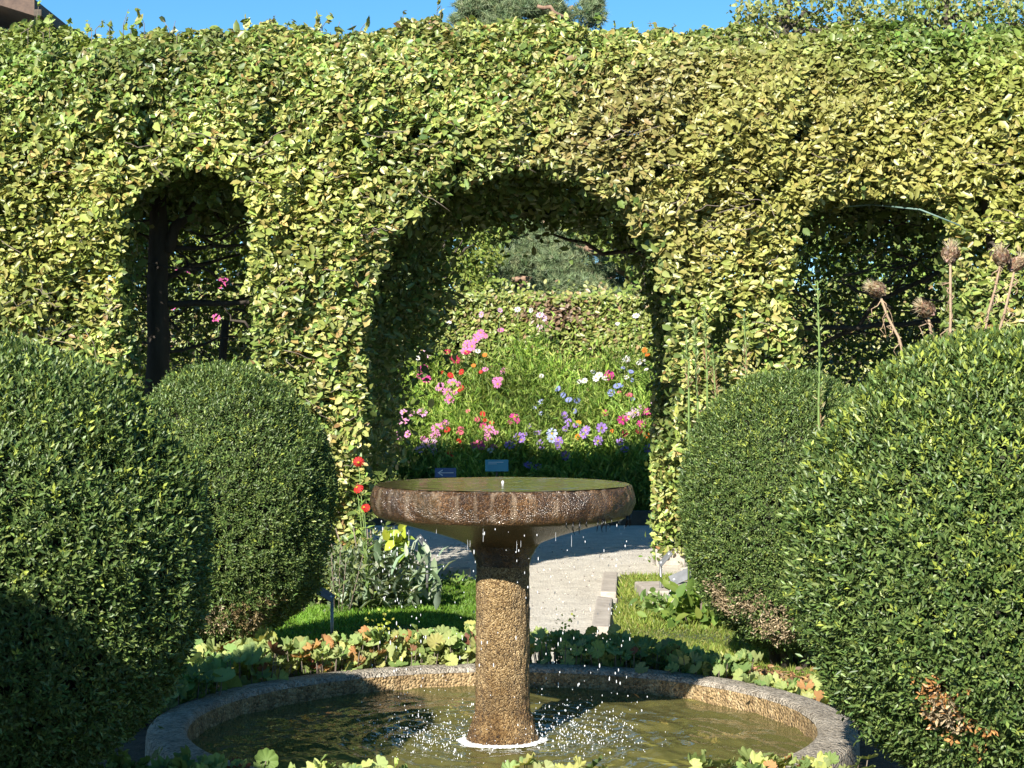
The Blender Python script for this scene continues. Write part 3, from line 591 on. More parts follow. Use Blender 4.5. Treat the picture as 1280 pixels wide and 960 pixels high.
lawn('left_lawn', [(-2.1, 9.3), (-.6, 9.25), (-.10, 9.5), (-.12, 13.6), (-2.6, 13.6)], 60000, 'short bright green ground cover left of the gravel path', [(.10, .20, .022), (.14, .26, .03), (.19, .31, .05)], [3, 4, 2], (.018, .045))
lawn('right_lawn', [(.56, 9.45), (.9, 9.1), (1.5, 8.75), (2.3, 9.6), (2.6, 13.9), (.86, 13.95), (.63, 11)], 52000, 'yellowish lawn grass right of the gravel path', [(.16, .22, .04), (.22, .28, .05), (.30, .30, .09)], [3, 4, 2], (.025, .06))
n = 900                                          # fallen dry leaves at the foot of the right bushes
P = np.stack([rng.normal(1.22, .16, n), rng.normal(8.95, .17, n), rng.uniform(.012, .06, n)], 1); N = unit(rnd(n, .5) + [0, 0, 1]); D = unit(np.cross(N, rnd(n)))
tag(leaves('fallen_leaves', P, D, N, rng.uniform(.03, .06, n), rng.uniform(.018, .03, n), palette(n, [(.30, .17, .075), (.22, .13, .07), (.36, .25, .14)], [3, 3, 2], .2), M['dry'], 'oval'), 'orange brown fallen leaves at the foot of the smaller right bush', 'fallen leaves', kind='stuff')

n = 1000
x = rng.uniform(-2.2, 2.4, n); y = np.where(rng.random(n) < .5, rng.uniform(9.6, 14, n), rng.uniform(14, 17.5, n)); k_ = in_poly(x, y, [(-.14, 9.5), (.46, 9.5), (.56, 11), (.78, 14.15), (2.6, 14.15), (2.6, 18.6), (-2.4, 18.6), (-2.4, 13.9), (-.14, 13.9)]); P = np.stack([x, y, np.full(n, .007)], 1)[k_]; n = len(P)
V = P[:, None] + IV[None] * rng.uniform(.003, .008, (n, 1, 1)) * rng.uniform(.6, 1.2, (n, 1, 3)); T = (IT[None] + (np.arange(n) * len(IV))[:, None, None]).reshape(-1, 3)
tag(link('pebbles', mesh_np('pebbles', V.reshape(-1, 3), T, np.repeat(palette(n, [(.55, .51, .44), (.42, .39, .34), (.16, .14, .12)], [3, 3, 2], .1), len(IV), 0)), M['pebble']), 'loose pale stones lying on the gravel path', 'pebbles', kind='stuff')
# ------------------------------------------------------------------ kerbs, slab, stakes, signs
def kerb(px, py, Y, size, rz, label, z=0, m='kerb'):
    p = at(px, py, Y); return tag(block('kerb_stone', size, M[m], None, loc=(p.x, Y, z), rz=rz), label, 'kerb')
G = 'kerb stones edging the gravel'
kerb(762, 0, 13.3, (.11, 1.35, .05), R(-4), 'weathered kerb stone at the far right corner of the gravel path')
kerb(754, 0, 11.55, (.11, 1.5, .055), R(-4), 'weathered kerb stone on the right of the gravel path, nearer the pool')
kerb(538, 0, 13.75, (.62, .14, .10), R(2), 'pale kerb stone under the leaning plant stake, left of the path')
kerb(438, 0, 13.75, (.58, .14, .10), R(-1), 'pale kerb stone behind the silver leaved plant')
kerb(836, 0, 14.95, (.24, .30, .15), 0, 'square stone block at the foot of the right back arch pillar')
kerb(866, 0, 14.35, (.14, .75, .08), R(-10), 'narrow stone running from the square block towards the right bush')
kerb(838, 0, 12.55, (.42, .62, .10), R(4), 'flat broad stone slab in the right lawn beside the two plant stakes')
kerb(640, 0, 19.0, (9.5, .08, .16), 0, 'long dark timber edging in front of the flower bed', m='wood')
def stake(px, Y, ztop, pw, pd, rise, side, face, label, lean=0):
    p = at(px, 0, Y); e = empty('plant_stake', (p.x, Y, 0), label, 'plant label', 'plant label stakes')
    t = Tubes(); t.add([(0, 0, 0), (lean, 0, ztop)], .010, 8); t.build('post', M['metal'], e)
    o = block('label_plate', (pw, pd, .007), M['plate'], e, .002, 0)     # fixed to the post by its lower end, rising to one side
    mx = Matrix.Rotation(-side * R(rise), 4, 'Y') @ Matrix.Rotation(R(face), 4, 'X')
    o.rotation_euler = mx.to_euler(); o.location = Vector((lean, -.012, ztop)) + mx @ Vector((side * pw * .42, 0, 0))
    for sx in (-1, 1): q = block('screw', (.012, .012, .005), M['white'], o, .001, 0); q.location = (sx * pw * .34, 0, .0065)
stake(415, 10.0, .325, .125, .08, 32, -1, 24, 'grey plant stake in shade behind the left back rim leaves')
stake(534, 12.6, .36, .12, .07, 55, -1, 22, 'grey plant stake beside the silver leaved plant, above the pale kerb')
stake(826, 12.4, .27, .12, .065, 48, 1, 22, 'thin plant stake with a small raised plate in the right lawn')
stake(834, 12.0, .20, .16, .085, 24, 1, 48, 'plant stake with a wide dark plate by the stone slab', .035)
def sign(px, py, Y, w_, h_, m, label):
    p = at(px, py, Y); e = empty('garden_sign', (p.x, Y, 0), label, 'sign')
    o = block('sign_plate', (w_, .012, h_), M[m], e, .003, 0); o.location = (0, 0, p.z - h_ / 2)
    t = Tubes(); t.add([(0, .015, 0), (0, .015, p.z)], .012, 6); t.build('post', M['wood'], e); return e, o
e, o = sign(557, 591, 18.9, .225, .10, 'blue_sign', 'small dark blue sign with a white arrow pointing left, behind the bowl')
bmv = [(-.085, 0), (-.03, .036), (-.03, .022), (-.064, .004), (.085, .004), (.085, -.004), (-.064, -.004), (-.03, -.022), (-.03, -.036)]
me = bpy.data.meshes.new('arrow'); me.from_pydata([(x, -.0085, z + .05) for x, z in bmv], [], [(0, 1, 2, 3), (3, 4, 5, 6), (0, 3, 6), (0, 6, 7, 8)]); link('arrow', me, M['white'], o)
e, o = sign(621, 582, 18.92, .245, .125, 'teal_sign', 'small turquoise sign at the front of the flower bed, just behind the bowl')
block('sign_line', (.16, .004, .006), M['white'], o, .001, 0, (-.01, -.0075, .095)); block('sign_line', (.09, .004, .005), M['white'], o, .001, 0, (-.045, -.0075, .078))

# ------------------------------------------------------------------ plants near the arch
def silver_plant():
    e = empty('silver_plant', (-.92, 12.0, 0), 'silver grey leafy artichoke like plant left of the path below the red flowers', 'plant')
    n = 620; a = rng.uniform(0, 6.28, n); el = rng.uniform(.15, 1.3, n); D0 = np.stack([np.cos(a) * np.cos(el), np.sin(a) * np.cos(el), np.sin(el)], 1); base = np.stack([rng.normal(0, .17, n), rng.normal(0, .12, n), rng.uniform(.02, .38, n)], 1)
    D = unit(D0 + [0, -.1, .05]); N = unit(np.cross(np.cross(D, [0, 0, 1.0]), D) + rnd(n, .2))
    L = rng.uniform(.09, .19, n)
    leaves('foliage', base, D, N, L, L * .27, palette(n, [(.26, .33, .22), (.36, .42, .30), (.20, .27, .15)], [3, 3, 2], .12), M['soft_leaf'], 'long', e)
    t = Tubes()
    for i in range(9): x, y = random.gauss(0, .09), random.gauss(0, .07); t.add([(x * .5, y * .5, 0), (x, y, .3), (x * 1.4, y * 1.4, .55)], [.009, .007, .004], 6)
    t.build('stem', M['twig'], e)
    n = 26; q = np.array([at(498, 676, 11.9)]) - [-.92, 12.0, 0] + rng.normal(0, .035, (n, 3)); D = unit(rnd(n) + [0, -.3, .3]); 
    leaves('yellow_leaves', q, D, unit(rnd(n, .4) + [0, -.7, .5]), np.full(n, .10), np.full(n, .06), palette(n, [(.36, .42, .05), (.26, .36, .06)], [1, 1]), M['soft_leaf'], 'oval', e)
silver_plant()
def weed(px, Y, n, zh, rad, label, cols, L0=.06, shape='long', name='weed_plant', width=.35):
    p = at(px, 0, Y); e = empty(name, (p.x, Y, 0), label, 'plant'); base = np.stack([rng.normal(0, rad, n), rng.normal(0, rad, n), rng.uniform(.0, zh, n)], 1); D = unit(rnd(n) + [0, -.1, .5]); N = unit(rnd(n, .5) + [0, -.5, .7]); L = rng.uniform(.6, 1.3, n) * L0
    leaves('foliage', base, D, N, L, L * width, palette(n, cols, [1] * len(cols), .15), M['soft_leaf'], shape, e)
    t = Tubes()
    for i in range(max(3, n // 30)): x, y = random.gauss(0, rad * .7), random.gauss(0, rad * .7); t.add([(x * .4, y * .4, 0), (x, y, zh * random.uniform(.6, 1))], [.005, .002], 5)
    t.build('stem', M['twig'], e); return e
weed(422, 11.7, 260, .46, .12, 'thin twiggy weed between the smaller left bush and the silver plant', [(.12, .17, .05), (.2, .24, .1)], .05)
weed(870, 11.2, 260, .24, .13, 'broad leaved weed by the stone slab next to the right bush', [(.12, .2, .04), (.19, .27, .05)], .09, 'oval', width=.55)
weed(820, 11.75, 90, .12, .07, 'low weed at the foot of the two plant stakes in the right lawn', [(.12, .2, .05), (.18, .25, .08)], .07)
weed(832, 14.9, 140, .24, .06, 'small green weed growing on the square stone block', [(.14, .26, .03), (.2, .32, .05)], .05)
weed(570, 13.4, 120, .08, .10, 'low weed behind the pale kerb left of the path', [(.14, .22, .05)], .05)
weed(555, 19.15, 200, .22, .18, 'low light green weed at the bed edge behind the left of the bowl', [(.2, .27, .09), (.14, .2, .05)], .06)

def blossom(col, r, n=8, layers=1, centre=(.55, .35, .03), cup=.12):
    V, T, c, mi = [], [], [], []
    for l in range(layers):
        rr = r * (1 - .28 * l)
        for i in range(n):
            a = 2 * math.pi * (i + .5 * (l % 2)) / n; w_ = math.pi / n * 1.02; o = len(V)
            for q, (ra, da) in enumerate(((.12, 0), (.55, -w_ * .95), (.55, w_ * .95), (.95, -w_ * .62), (.95, w_ * .62), (1.0, 0))):
                V.append((rr * ra * math.cos(a + da), rr * ra * math.sin(a + da), rr * (cup * ra * ra + .04 * random.uniform(-1, 1)) + .006 * l)); c.append(np.array(col) * (1 if ra > .2 else .7))
            T += [(o, o + 1, o + 2), (o + 1, o + 3, o + 4), (o + 1, o + 4, o + 2), (o + 3, o + 5, o + 4)]
    o = len(V); m = 8; V.append((0, 0, r * .14)); c.append(np.array(centre))
    for i in range(m): V.append((r * .22 * math.cos(2 * math.pi * i / m), r * .22 * math.sin(2 * math.pi * i / m), r * .05)); c.append(np.array(centre) * .8)
    T += [(o, o + 1 + i, o + 1 + (i + 1) % m) for i in range(m)]
    return mesh_np('flower', V, T, np.clip(np.array(c), 0, .9), True)
PINK, PALE, WHITE, RED, CRIM, MAG = (.62, .20, .43), (.62, .40, .56), (.72, .70, .70), (.55, .03, .03), (.38, .02, .07), (.55, .05, .26)
VIO, BLUE, ORG, ROSE, DRED = (.34, .20, .58), (.26, .30, .60), (.68, .20, .03), (.62, .14, .20), (.20, .015, .03)
BL = {}
def flower_mesh(col, r, n, layers, cup):
    k = (col, n, layers)
    if k not in BL: BL[k] = blossom(col, 1.0, n, layers, (.55, .38, .04) if layers == 1 else (.30, .20, .03), cup); BL[k].materials.append(M['petal'])
    return BL[k]
def bed_h(y): return .42 + .72 * (y - 19.25)      # the foliage rises towards the back of the bed
def bed_y(py):
    y = 19.25
    for _ in range(12):
        z = CAMZ - (py - HOR) / F_PX * y; y = min(21.5, max(19.15, 19.25 + (z - .10 - .42) / .72))
    return y
def flower_plant(name, label, col, pts, Y=None, r=.052, n=8, layers=1, cup=.12, base=None, group='flowering plants in the bed', leafcol=((.13, .26, .03), (.2, .33, .05)), nl=90):
    pts = list(pts) + ([(px + random.gauss(0, 12), py + random.gauss(3, 10)) for px, py in pts[:2] if random.random() < .7] if Y is None and col not in (WHITE, ORG) else []); n0 = len(pts)
    ys = [Y if Y else bed_y(py) for px, py in pts]; W3 = [at(px, py, y) for (px, py), y in zip(pts, ys)]
    bx = sum(p.x for p in W3) / len(W3); by = sum(p.y for p in W3) / len(W3) + .05
    if base: bx = at(base, 0, by).x
    e = empty(name, (bx, by, .04), label, 'flower', group); t = Tubes(); lp = []
    for p in W3:
        q = p - Vector((bx, by, .04)); mid = Vector((q.x * .55, q.y * .55 + .03, q.z * .55)); t.add([(0, 0, 0), mid, q + Vector((0, .02, -.01))], [.005, .004, .0025], 5)
        for _ in range(nl // len(W3)): s = random.uniform(.15, .9); lp.append(tuple((mid * (s / .55) if s < .55 else mid.lerp(q, (s - .55) / .45))))
        o = bpy.data.objects.new('flower', flower_mesh(col, r, n, layers, cup)); COL.objects.link(o); o.parent = e; o.location = q
        s = r * random.uniform(.6, 1.2); o.scale = (s, s * random.uniform(.8, 1), s); d = Vector((random.gauss(-.25, .35), -1, random.gauss(.45, .4))); o.rotation_euler = d.to_track_quat('Z', 'Y').to_euler()
    t.build('stem', M['stem'], e); lp = np.array(lp) + rng.normal(0, .012, (len(lp), 3)); m = len(lp)
    leaves('foliage', lp, unit(rnd(m) * [1, 1, .5] + [0, 0, .35]), unit(rnd(m)), rng.uniform(.05, .11, m), rng.uniform(.006, .016, m), palette(m, leafcol, [1, 1], .15), M['soft_leaf'], 'small', e)
    return e
M['stem'] = noisy('green stem', [(.3, (.10, .17, .04)), (.7, (.17, .24, .06))], 20, .6, bump=.1)
flower_plant('coneflower', 'three red drooping coneflowers beside the left end of the bowl', (.60, .035, .035), [(446, 609), (455, 634), (448, 578)], 11.75, .036, 12, 1, -.6, group='red flowers', base=462, leafcol=((.16, .26, .04), (.24, .33, .06)), nl=60)
C, Z = 'cosmos', 'zinnia'
for a in (
 (C, 'large pink cosmos standing highest on the left of the bed', PINK, [(601, 416), (597, 421), (607, 420)]),
 (C, 'pink cosmos pair left of the highest pink flower', PINK, [(581, 431), (590, 433)]),
 (C, 'pale lilac cosmos at the left rim of the bed near the arch', PALE, [(527, 438), (534, 440)]),
 (C, 'whitish cosmos under the pale lilac one at the left of the bed', WHITE, [(523, 448)]),
 (C, 'crimson and pink cosmos side by side, upper left of the bed', CRIM, [(559, 440), (584, 441)]),
 (C, 'white cosmos bloom just right of the crimson pair', WHITE, [(597, 439)]),
 (C, 'single white cosmos highest at the left, before the back hedge', WHITE, [(561, 404)]),
 (C, 'lilac white cosmos in front of the back hedge, high left of centre', PALE, [(602, 393), (625, 388)]),
 (C, 'pair of white cosmos high in the middle before the back hedge', WHITE, [(647, 387), (664, 388)]),
 (C, 'pinkish white cosmos high in the middle, right of the white pair', (.72, .5, .68), [(675, 394), (681, 398)]),
 (C, 'lilac and magenta cosmos at the left edge under overhanging leaves', MAG, [(525, 470), (529, 461), (533, 464)]),
 (Z, 'small red zinnia trio in the upper left of the bed', RED, [(552, 466), (577, 465), (601, 465)]),
 (Z, 'orange zinnia pair above the red trio', ORG, [(606, 444), (592, 457)]),
 (C, 'bright pink cosmos pair in the middle of the light green foliage', PINK, [(629, 464), (625, 474), (620, 476)]),
 (C, 'small pink cosmos spray in the centre left of the bed', PINK, [(551, 482), (559, 490), (562, 500), (573, 480), (565, 478)]),
 (C, 'cluster of pale pink cosmos at the far left by the arch pillar', (.66, .30, .55), [(505, 516), (515, 517), (500, 527), (506, 524), (496, 504)]),
 (C, 'two low pink cosmos at the far left below the pale cluster', (.66, .28, .52), [(499, 544), (509, 543)]),
 (C, 'three pink cosmos above the arrow sign', PINK, [(556, 529), (545, 535), (544, 544), (552, 533)]),
 (C, 'low lilac pink cosmos spray just above the arrow sign', PALE, [(533, 555), (541, 552), (525, 562), (541, 558)]),
 (Z, 'rose pink zinnia stack left of the turquoise sign', ROSE, [(575, 541), (576, 536), (585, 514)]),
 (Z, 'deep red zinnias low in the bed between the two signs', RED, [(574, 551), (579, 558)]),
 (Z, 'round bright red zinnia above the turquoise sign', (.66, .05, .05), [(606, 525), (611, 536)]),
 (C, 'hot pink cosmos pair just above the turquoise sign', (.7, .10, .28), [(592, 557), (602, 559), (599, 555)]),
 (C, 'pink cosmos right above the turquoise sign', PINK, [(620, 541), (609, 547)]),
 (C, 'white bloom low in the shade beside the turquoise sign', WHITE, [(613, 563)]),
 (C, 'hot pink cosmos pair at the centre of the bed', MAG, [(643, 521), (647, 526)]),
 (C, 'white cosmos on a tall stalk right of the light green foliage', WHITE, [(677, 470)]),
 (C, 'large white cosmos in the right half of the bed', WHITE, [(724, 477), (731, 476)]),
 (C, 'white and magenta cosmos group in the right half of the bed', WHITE, [(749, 469), (756, 473), (745, 473), (741, 465)]),
 (C, 'magenta cosmos bloom at the right of the white group', MAG, [(761, 469)]),
 (C, 'white cosmos highest on the right before the back hedge', WHITE, [(772, 405), (795, 395)]),
 (C, 'small white cosmos group by the right arch edge', WHITE, [(783, 449), (799, 454), (803, 452), (783, 472), (808, 462)]),
 (Z, 'orange red zinnias high at the right arch edge', ORG, [(806, 438), (809, 444)]),
 ('scabious', 'blue scabious scattered in the upper right of the bed', BLUE, [(779, 460), (775, 482), (764, 491), (791, 499), (790, 475)]),
 (Z, 'pink zinnia among the blue flowers on the right', ROSE, [(774, 491), (757, 516)]),
 ('scabious', 'row of three blue violet scabious right of centre', BLUE, [(711, 500), (704, 494), (697, 486)]),
 ('scabious', 'pale blue scabious pair at the centre of the bed', (.40, .45, .68), [(674, 504), (668, 510), (677, 502)]),
 ('scabious', 'violet flower stack right of centre, half in shade', VIO, [(706, 519), (710, 527), (709, 532)]),
 (C, 'violet cosmos low in the shade right of the turquoise sign', VIO, [(652, 550), (648, 546), (656, 543)]),
 (C, 'violet cosmos in shade in the low middle of the bed', VIO, [(672, 541), (677, 560), (675, 553)]),
 (C, 'lowest violet bloom in the shade above the bowl', VIO, [(672, 584)]),
 (C, 'two violet blooms side by side low right of centre', VIO, [(697, 557), (698, 550)]),
 (C, 'pale blue bloom in the shade at the middle of the bed', (.45, .5, .72), [(690, 542)]),
 (C, 'single violet cosmos between the orange flowers', VIO, [(732, 538), (752, 535)]),
 (C, 'large violet cosmos low on the right of the bed', VIO, [(781, 562), (775, 553), (811, 561)]),
 (Z, 'pair of small orange zinnias right of centre', (.72, .25, .02), [(722, 530), (722, 546)]),
 (Z, 'orange red zinnias low on the right near the arch pillar', ORG, [(765, 539), (808, 544)]),
 (Z, 'dark red zinnias low at the right of the bed', DRED, [(781, 542), (811, 520)]),
 (C, 'magenta and lilac cosmos at the right arch edge', MAG, [(802, 530), (802, 518)]),
 (C, 'lilac blooms in the right of the bed near the pillar', PALE, [(794, 516), (802, 509), (786, 521), (791, 512)]),
 (C, 'pink cosmos seen through the left side opening', (.66, .12, .34), [(237, 338), (277, 353), (282, 352), (215, 383), (213, 432), (303, 385), (270, 398)])):
    z = a[0] != C; flower_plant(a[0], a[1], a[2], a[3], r=(.056 if a[2] != WHITE else .047) if not z else .042, n=8 if not z else 12, layers=2 if z else 1)
# feathery foliage of the bed, uncountable
def top_z(x): return 1.45 + .22 * np.sin(x * 2.3 + .6) + .18 * np.sin(x * 5.1) - .35 * np.exp(-((x - .55) / .32) ** 2)
ns = 2300; x = rng.uniform(-4.4, 3.2, ns); x[:1700] = rng.uniform(-1.7, 1.9, 1700); y = rng.uniform(19.2, 21.4, ns); hz = bed_h(y) + (top_z(x) - 1.45) * .8 * (y - 19.4) / 2.2 + rng.normal(0, .10, ns) + (rng.random(ns) < .08) * rng.uniform(0, .25, ns)
k = 46; s = rng.random((ns, k)) ** .8; P = np.stack([x[:, None] + rng.normal(0, .055, (ns, k)) * (.5 + s), y[:, None] + rng.normal(0, .055, (ns, k)), .05 + s * hz[:, None]], 2).reshape(-1, 3); m = len(P)
D = unit(rnd(m) * [.7, .7, .4] + [0, 0, .75]); kind = np.repeat(rng.random(ns) < .35, k)
c = palette(m, [(.17, .28, .045), (.25, .36, .06), (.34, .42, .11), (.10, .18, .03)], [3, 4, 3, 2], .14) * np.exp(.28 * Noise(.6, 99)(P))[:, None]
L = np.where(kind, rng.uniform(.06, .12, m), rng.uniform(.08, .17, m)); W = np.where(kind, L * .24, rng.uniform(.004, .008, m))
tag(leaves('bed_foliage', P, D, unit(rnd(m) + [0, -.6, .4]), L, W, c, M['soft_leaf'], 'small'), 'feathery bright green foliage filling the flower bed', 'foliage', kind='stuff')

# ------------------------------------------------------------------ dry seed heads and tall stalks
e = empty('dried_cardoon', (2.2, 8.7, 0), 'dried brown thistle plant with five seed heads rising behind the large right bush', 'dried plant')
def seed_head(p, r, d):
    n = 260; u = unit(rnd(n)); d = np.array(d, float); d /= np.linalg.norm(d); P = p + u * r * .72 * [1, 1, .9]; N = unit(u + rnd(n, .1)); D = unit(d * .9 + u * .55 + rnd(n, .2))
    V, T, k = leaf_arrays(P - D * .02, D, N, np.full(n, r * .6), np.full(n, r * .34), 'small'); c = np.repeat(palette(n, [(.30, .20, .13), (.42, .32, .22), (.20, .13, .085)], [3, 3, 2], .2), k, 0)
    n2 = 120; u2 = unit(rnd(n2, .55) + d * 1.2); P2 = p + d * r * .35 + u2 * r * .2; V2, T2, k2 = leaf_arrays(P2, u2, unit(rnd(n2)), np.full(n2, r * .95), np.full(n2, r * .045), 'needle')
    c2 = np.repeat(palette(n2, [(.62, .52, .36), (.5, .38, .24)], [2, 1], .15), k2, 0)
    V3 = IV * r * .66 + p; c3 = np.tile([.20, .12, .07], (len(IV), 1))
    VV = np.concatenate([V, V2, V3]); TT = np.concatenate([T, T2 + len(V), IT + len(V) + len(V2)])
    o = link('seed_head', mesh_np('seed_head', VV, TT, np.concatenate([c, c2, c3])), M['dry'], e); return o
for (hx, hy), (bx, by), Y, r, d in (((1097, 362), (1140, 470), 8.7, .055, (-.8, -.2, .4)), ((1158, 387), (1182, 480), 8.8, .057, (-.7, -.3, .45)), ((1188, 318), (1187, 470), 8.75, .057, (.1, -.2, 1)), ((1252, 322), (1222, 450), 8.9, .057, (-.3, -.3, .9)), ((1270, 330), (1236, 460), 8.95, .052, (.6, -.2, .6))):
    o3 = Vector((2.2, 8.7, 0)); p, q = at(hx, hy, Y) - o3, at(bx, by, Y) - o3; dn = (q - p).normalized()
    foot = Vector((q.x + dn.x * .2, q.y, 0)); t = Tubes(); st = p + dn * r * .7
    t.add([st] + wob(st, q, 5, .006)[1:] + [foot], [.006, .0065, .007, .0075, .008, .009], 7)
    for i in range(13):
        s0 = st.lerp(q, random.random()); pts = [s0]
        for _ in range(5): pts.append(pts[-1] + Vector((random.gauss(0, .018), random.gauss(0, .01), random.gauss(-.015, .014))))
        t.add(pts, [.003, .003, .0025, .002, .002, .001], 4)
    t.build('stem', M['dry_stem'], e); seed_head(np.array(p), r, d)
def stalk(px, pyt, pyb, Y, label, green=.6, side=True):
    a, b = at(px, pyt, Y), at(px + 4, pyb, Y); e = empty('seed_stalk', (b.x, Y, 0), label, 'weed', 'tall narrow seed stalks'); o3 = Vector((b.x, Y, 0)); t = Tubes(); pts = wob(a - o3, b - o3, 7, .005) + [Vector((0, 0, 0))]
    t.add(pts, [.003, .004, .005, .006, .006, .007, .007, .008], 6); t.build('stem', M['stem'], e)
    n = 110; s = rng.random(n); z0, z1 = (a - o3).z, (b - o3).z; P = np.stack([(a - o3).x * (1 - s), (a - o3).y * (1 - s), z0 + (z1 - z0) * s], 1); D = unit(rnd(n) * [.8, .8, .2] + [0, 0, 1.0])
    fr = np.clip((s - green) * 4, 0, 1)[:, None]; c = palette(n, [(.17, .25, .08), (.24, .31, .12)], [1, 1], .12) * (1 - fr) + fr * palette(n, [(.36, .24, .13), (.42, .32, .18)], [1, 1], .15)
    leaves('seed_pods', P, D, unit(rnd(n)), rng.uniform(.025, .05, n), rng.uniform(.007, .011, n), c, M['soft_leaf'], 'small', e)['kind'] = 'stuff'
    for _ in range(3 if side else 0): pass
stalk(1022, 352, 560, 9.0, 'tall green seed stalk, brown at its base, rising in front of the smaller right bush')
stalk(880, 385, 480, 11.5, 'tallest of the faint green stalks in front of the right hedge pillar', .3)
stalk(868, 405, 500, 11.45, 'green stalk in front of the hedge pillar, left of the tallest one', .4)
stalk(857, 415, 490, 11.3, 'green stalk nearest the arch opening, before the right hedge pillar', .5)
stalk(930, 395, 490, 11.4, 'green stalk before the right hedge pillar, nearest the right side opening', .3)
stalk(891, 440, 500, 11.4, 'shortest green stalk in front of the right hedge pillar', .3)

# ------------------------------------------------------------------ beyond the arch
def low_hedge():
    e = empty('clipped_hedge', (0, 22, 0), 'lower clipped yellow green hedge behind the flower bed', 'hedge'); n = 60000
    x = rng.uniform(-5.5, 5.5, n); x[:34000] = rng.uniform(-2.0, 2.2, 34000); z = rng.uniform(.1, 2.55, n); P = np.stack([x, np.full(n, 22.0), z], 1); P = P[(nB(P * .8) + .7 * nD(P * .7) > -1.3 + .3 * rng.random(n))]; P[:, 1] += .08 * nA(P) + rng.exponential(.08, len(P)); n = len(P)
    m = 24000; xt = rng.uniform(-5.5, 5.5, m); yt = rng.uniform(22, 23.2, m); Pt = np.stack([xt, yt, 2.56 + .05 * nA(np.stack([xt, yt, xt * 0], 1)) + rng.normal(0, .03, m) + (rng.random(m) < .06) * rng.uniform(0, .2, m)], 1)
    P = np.concatenate([P, Pt]); n = len(P); D, N = orient(P, (-.1, -.6, .5), .45); L = rng.uniform(.05, .085, n); q = nC(P * 1.5)
    c = palette(n, [(.16, .21, .045), (.22, .26, .06), (.28, .28, .09), (.24, .17, .08)], [4, 4, 2, .8], .15); c = np.where((np.exp(-(((P - [.55, 22, 2.35]) / [.35, 9, .16]) ** 2).sum(1)) > rng.random(n))[:, None], np.array([.20, .13, .08]), c)
    leaves('foliage', P - [0, 22, 0], D, N, L, L * .6, c, M['hedge_leaf'], 'oval', e)
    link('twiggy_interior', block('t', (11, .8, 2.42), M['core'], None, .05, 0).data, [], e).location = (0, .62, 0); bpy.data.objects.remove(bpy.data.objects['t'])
low_hedge()
def crown_tree(name, x, y, label, cat, clumps, dens, lsz, cols, wts, trunk_to, tr=.16, m='soft_leaf', shape='oval', wr=.55, bark='bark', grp=None):
    e = empty(name, (x, y, 0), label, cat, grp); Ps = []; t = Tubes(); tz = trunk_to[2]
    t.add(wob((0, 0, 0), (trunk_to[0] - x, trunk_to[1] - y, tz), 8, .05), [tr, tr * .92, tr * .85, tr * .78, tr * .7, tr * .58, tr * .42, tr * .2], 9)
    for (cx, cy, cz, r) in clumps:
        n = int(dens * r ** 2.2); u = unit(rnd(n)) * (rng.random(n) ** .45 * r)[:, None] * [1.15, 1.15, .8]; Ps.append(u + [cx - x, cy - y, cz]); f_ = min(.96, max(.25, (cz - r * .6) / tz))
        b0 = Vector(((trunk_to[0] - x) * f_, (trunk_to[1] - y) * f_, tz * f_)); t.add(wob(b0, (cx - x, cy - y, cz), 6, .05), [tr * .4, tr * .33, tr * .27, tr * .2, tr * .13, tr * .06], 6)
    t.build('trunk', M[bark], e); P = np.concatenate(Ps); n = len(P); nz = Noise(.42, 77); k = nz(P) > (-.62 if shape == 'needle' else -1.0); P = P[k]; n = len(P)
    if shape == 'needle':                         # tufts of needles
        q = 13; ax = unit(rnd(n) + [0, -.2, .6]); D = unit(ax[:, None] * .75 + rng.normal(0, .55, (n, q, 3))).reshape(-1, 3); Pn = np.repeat(P, q, 0) ; L = rng.uniform(.7, 1.2, n * q) * lsz
        leaves('crown', Pn, D, unit(rnd(n * q)), L, np.full(n * q, lsz * wr), np.repeat(palette(n, cols, wts, .16), q, 0), M[m], 'needle', e)
    else:
        D, N = unit(rnd(n) + [0, 0, -.4]), unit(rnd(n, .6) + [-.2, -.5, .5]); L = rng.uniform(.7, 1.25, n) * lsz; leaves('crown', P, D, N, L, L * wr, palette(n, cols, wts, .18), M[m], shape, e)
    return e
def cl(lst, Y): return [(*at(px, py, Y + dy), rp / F_PX * Y) for px, py, rp, dy in lst]
PC = [(.12, .175, .085), (.18, .235, .12), (.25, .295, .15)]
crown_tree('pine_tree', .9, 28, 'blue green pine seen through the arch, its top showing above the hedge', 'tree',
  cl([(680, 305, 34, 0), (650, 330, 34, -.3), (705, 335, 34, -.5), (745, 345, 30, -.2), (625, 350, 28, .2), (770, 345, 22, -.6), (680, 360, 30, -.7), (600, 365, 30, .3), (660, 285, 25, .4), (790, 330, 22, .5), (740, 300, 30, .6), (620, 335, 30, -.4), (720, 365, 30, -.8), (760, 368, 28, -.6), (795, 365, 26, -.2), (645, 372, 28, -.7), (600, 345, 28, -.2), (622, 288, 30, .3), (640, 270, 26, .6), (770, 305, 30, .5), (800, 300, 28, .6), (715, 282, 30, .5), (810, 350, 26, .3),
      (610, 10, 34, 0), (650, 22, 30, -.3), (585, 18, 24, .3), (690, 14, 20, 0), (732, 18, 24, .1), (640, -15, 40, .4), (700, -25, 30, .2), (620, 40, 26, -.2), (690, 42, 24, .4), (740, 5, 14, .2), (655, 45, 26, 0)], 28), 9500, .12, PC, [2, 3, 2], (.55, 28, 7.6), .17, 'needle', 'needle', .075, 'pine_bark')
o = bpy.data.objects['pine_tree']
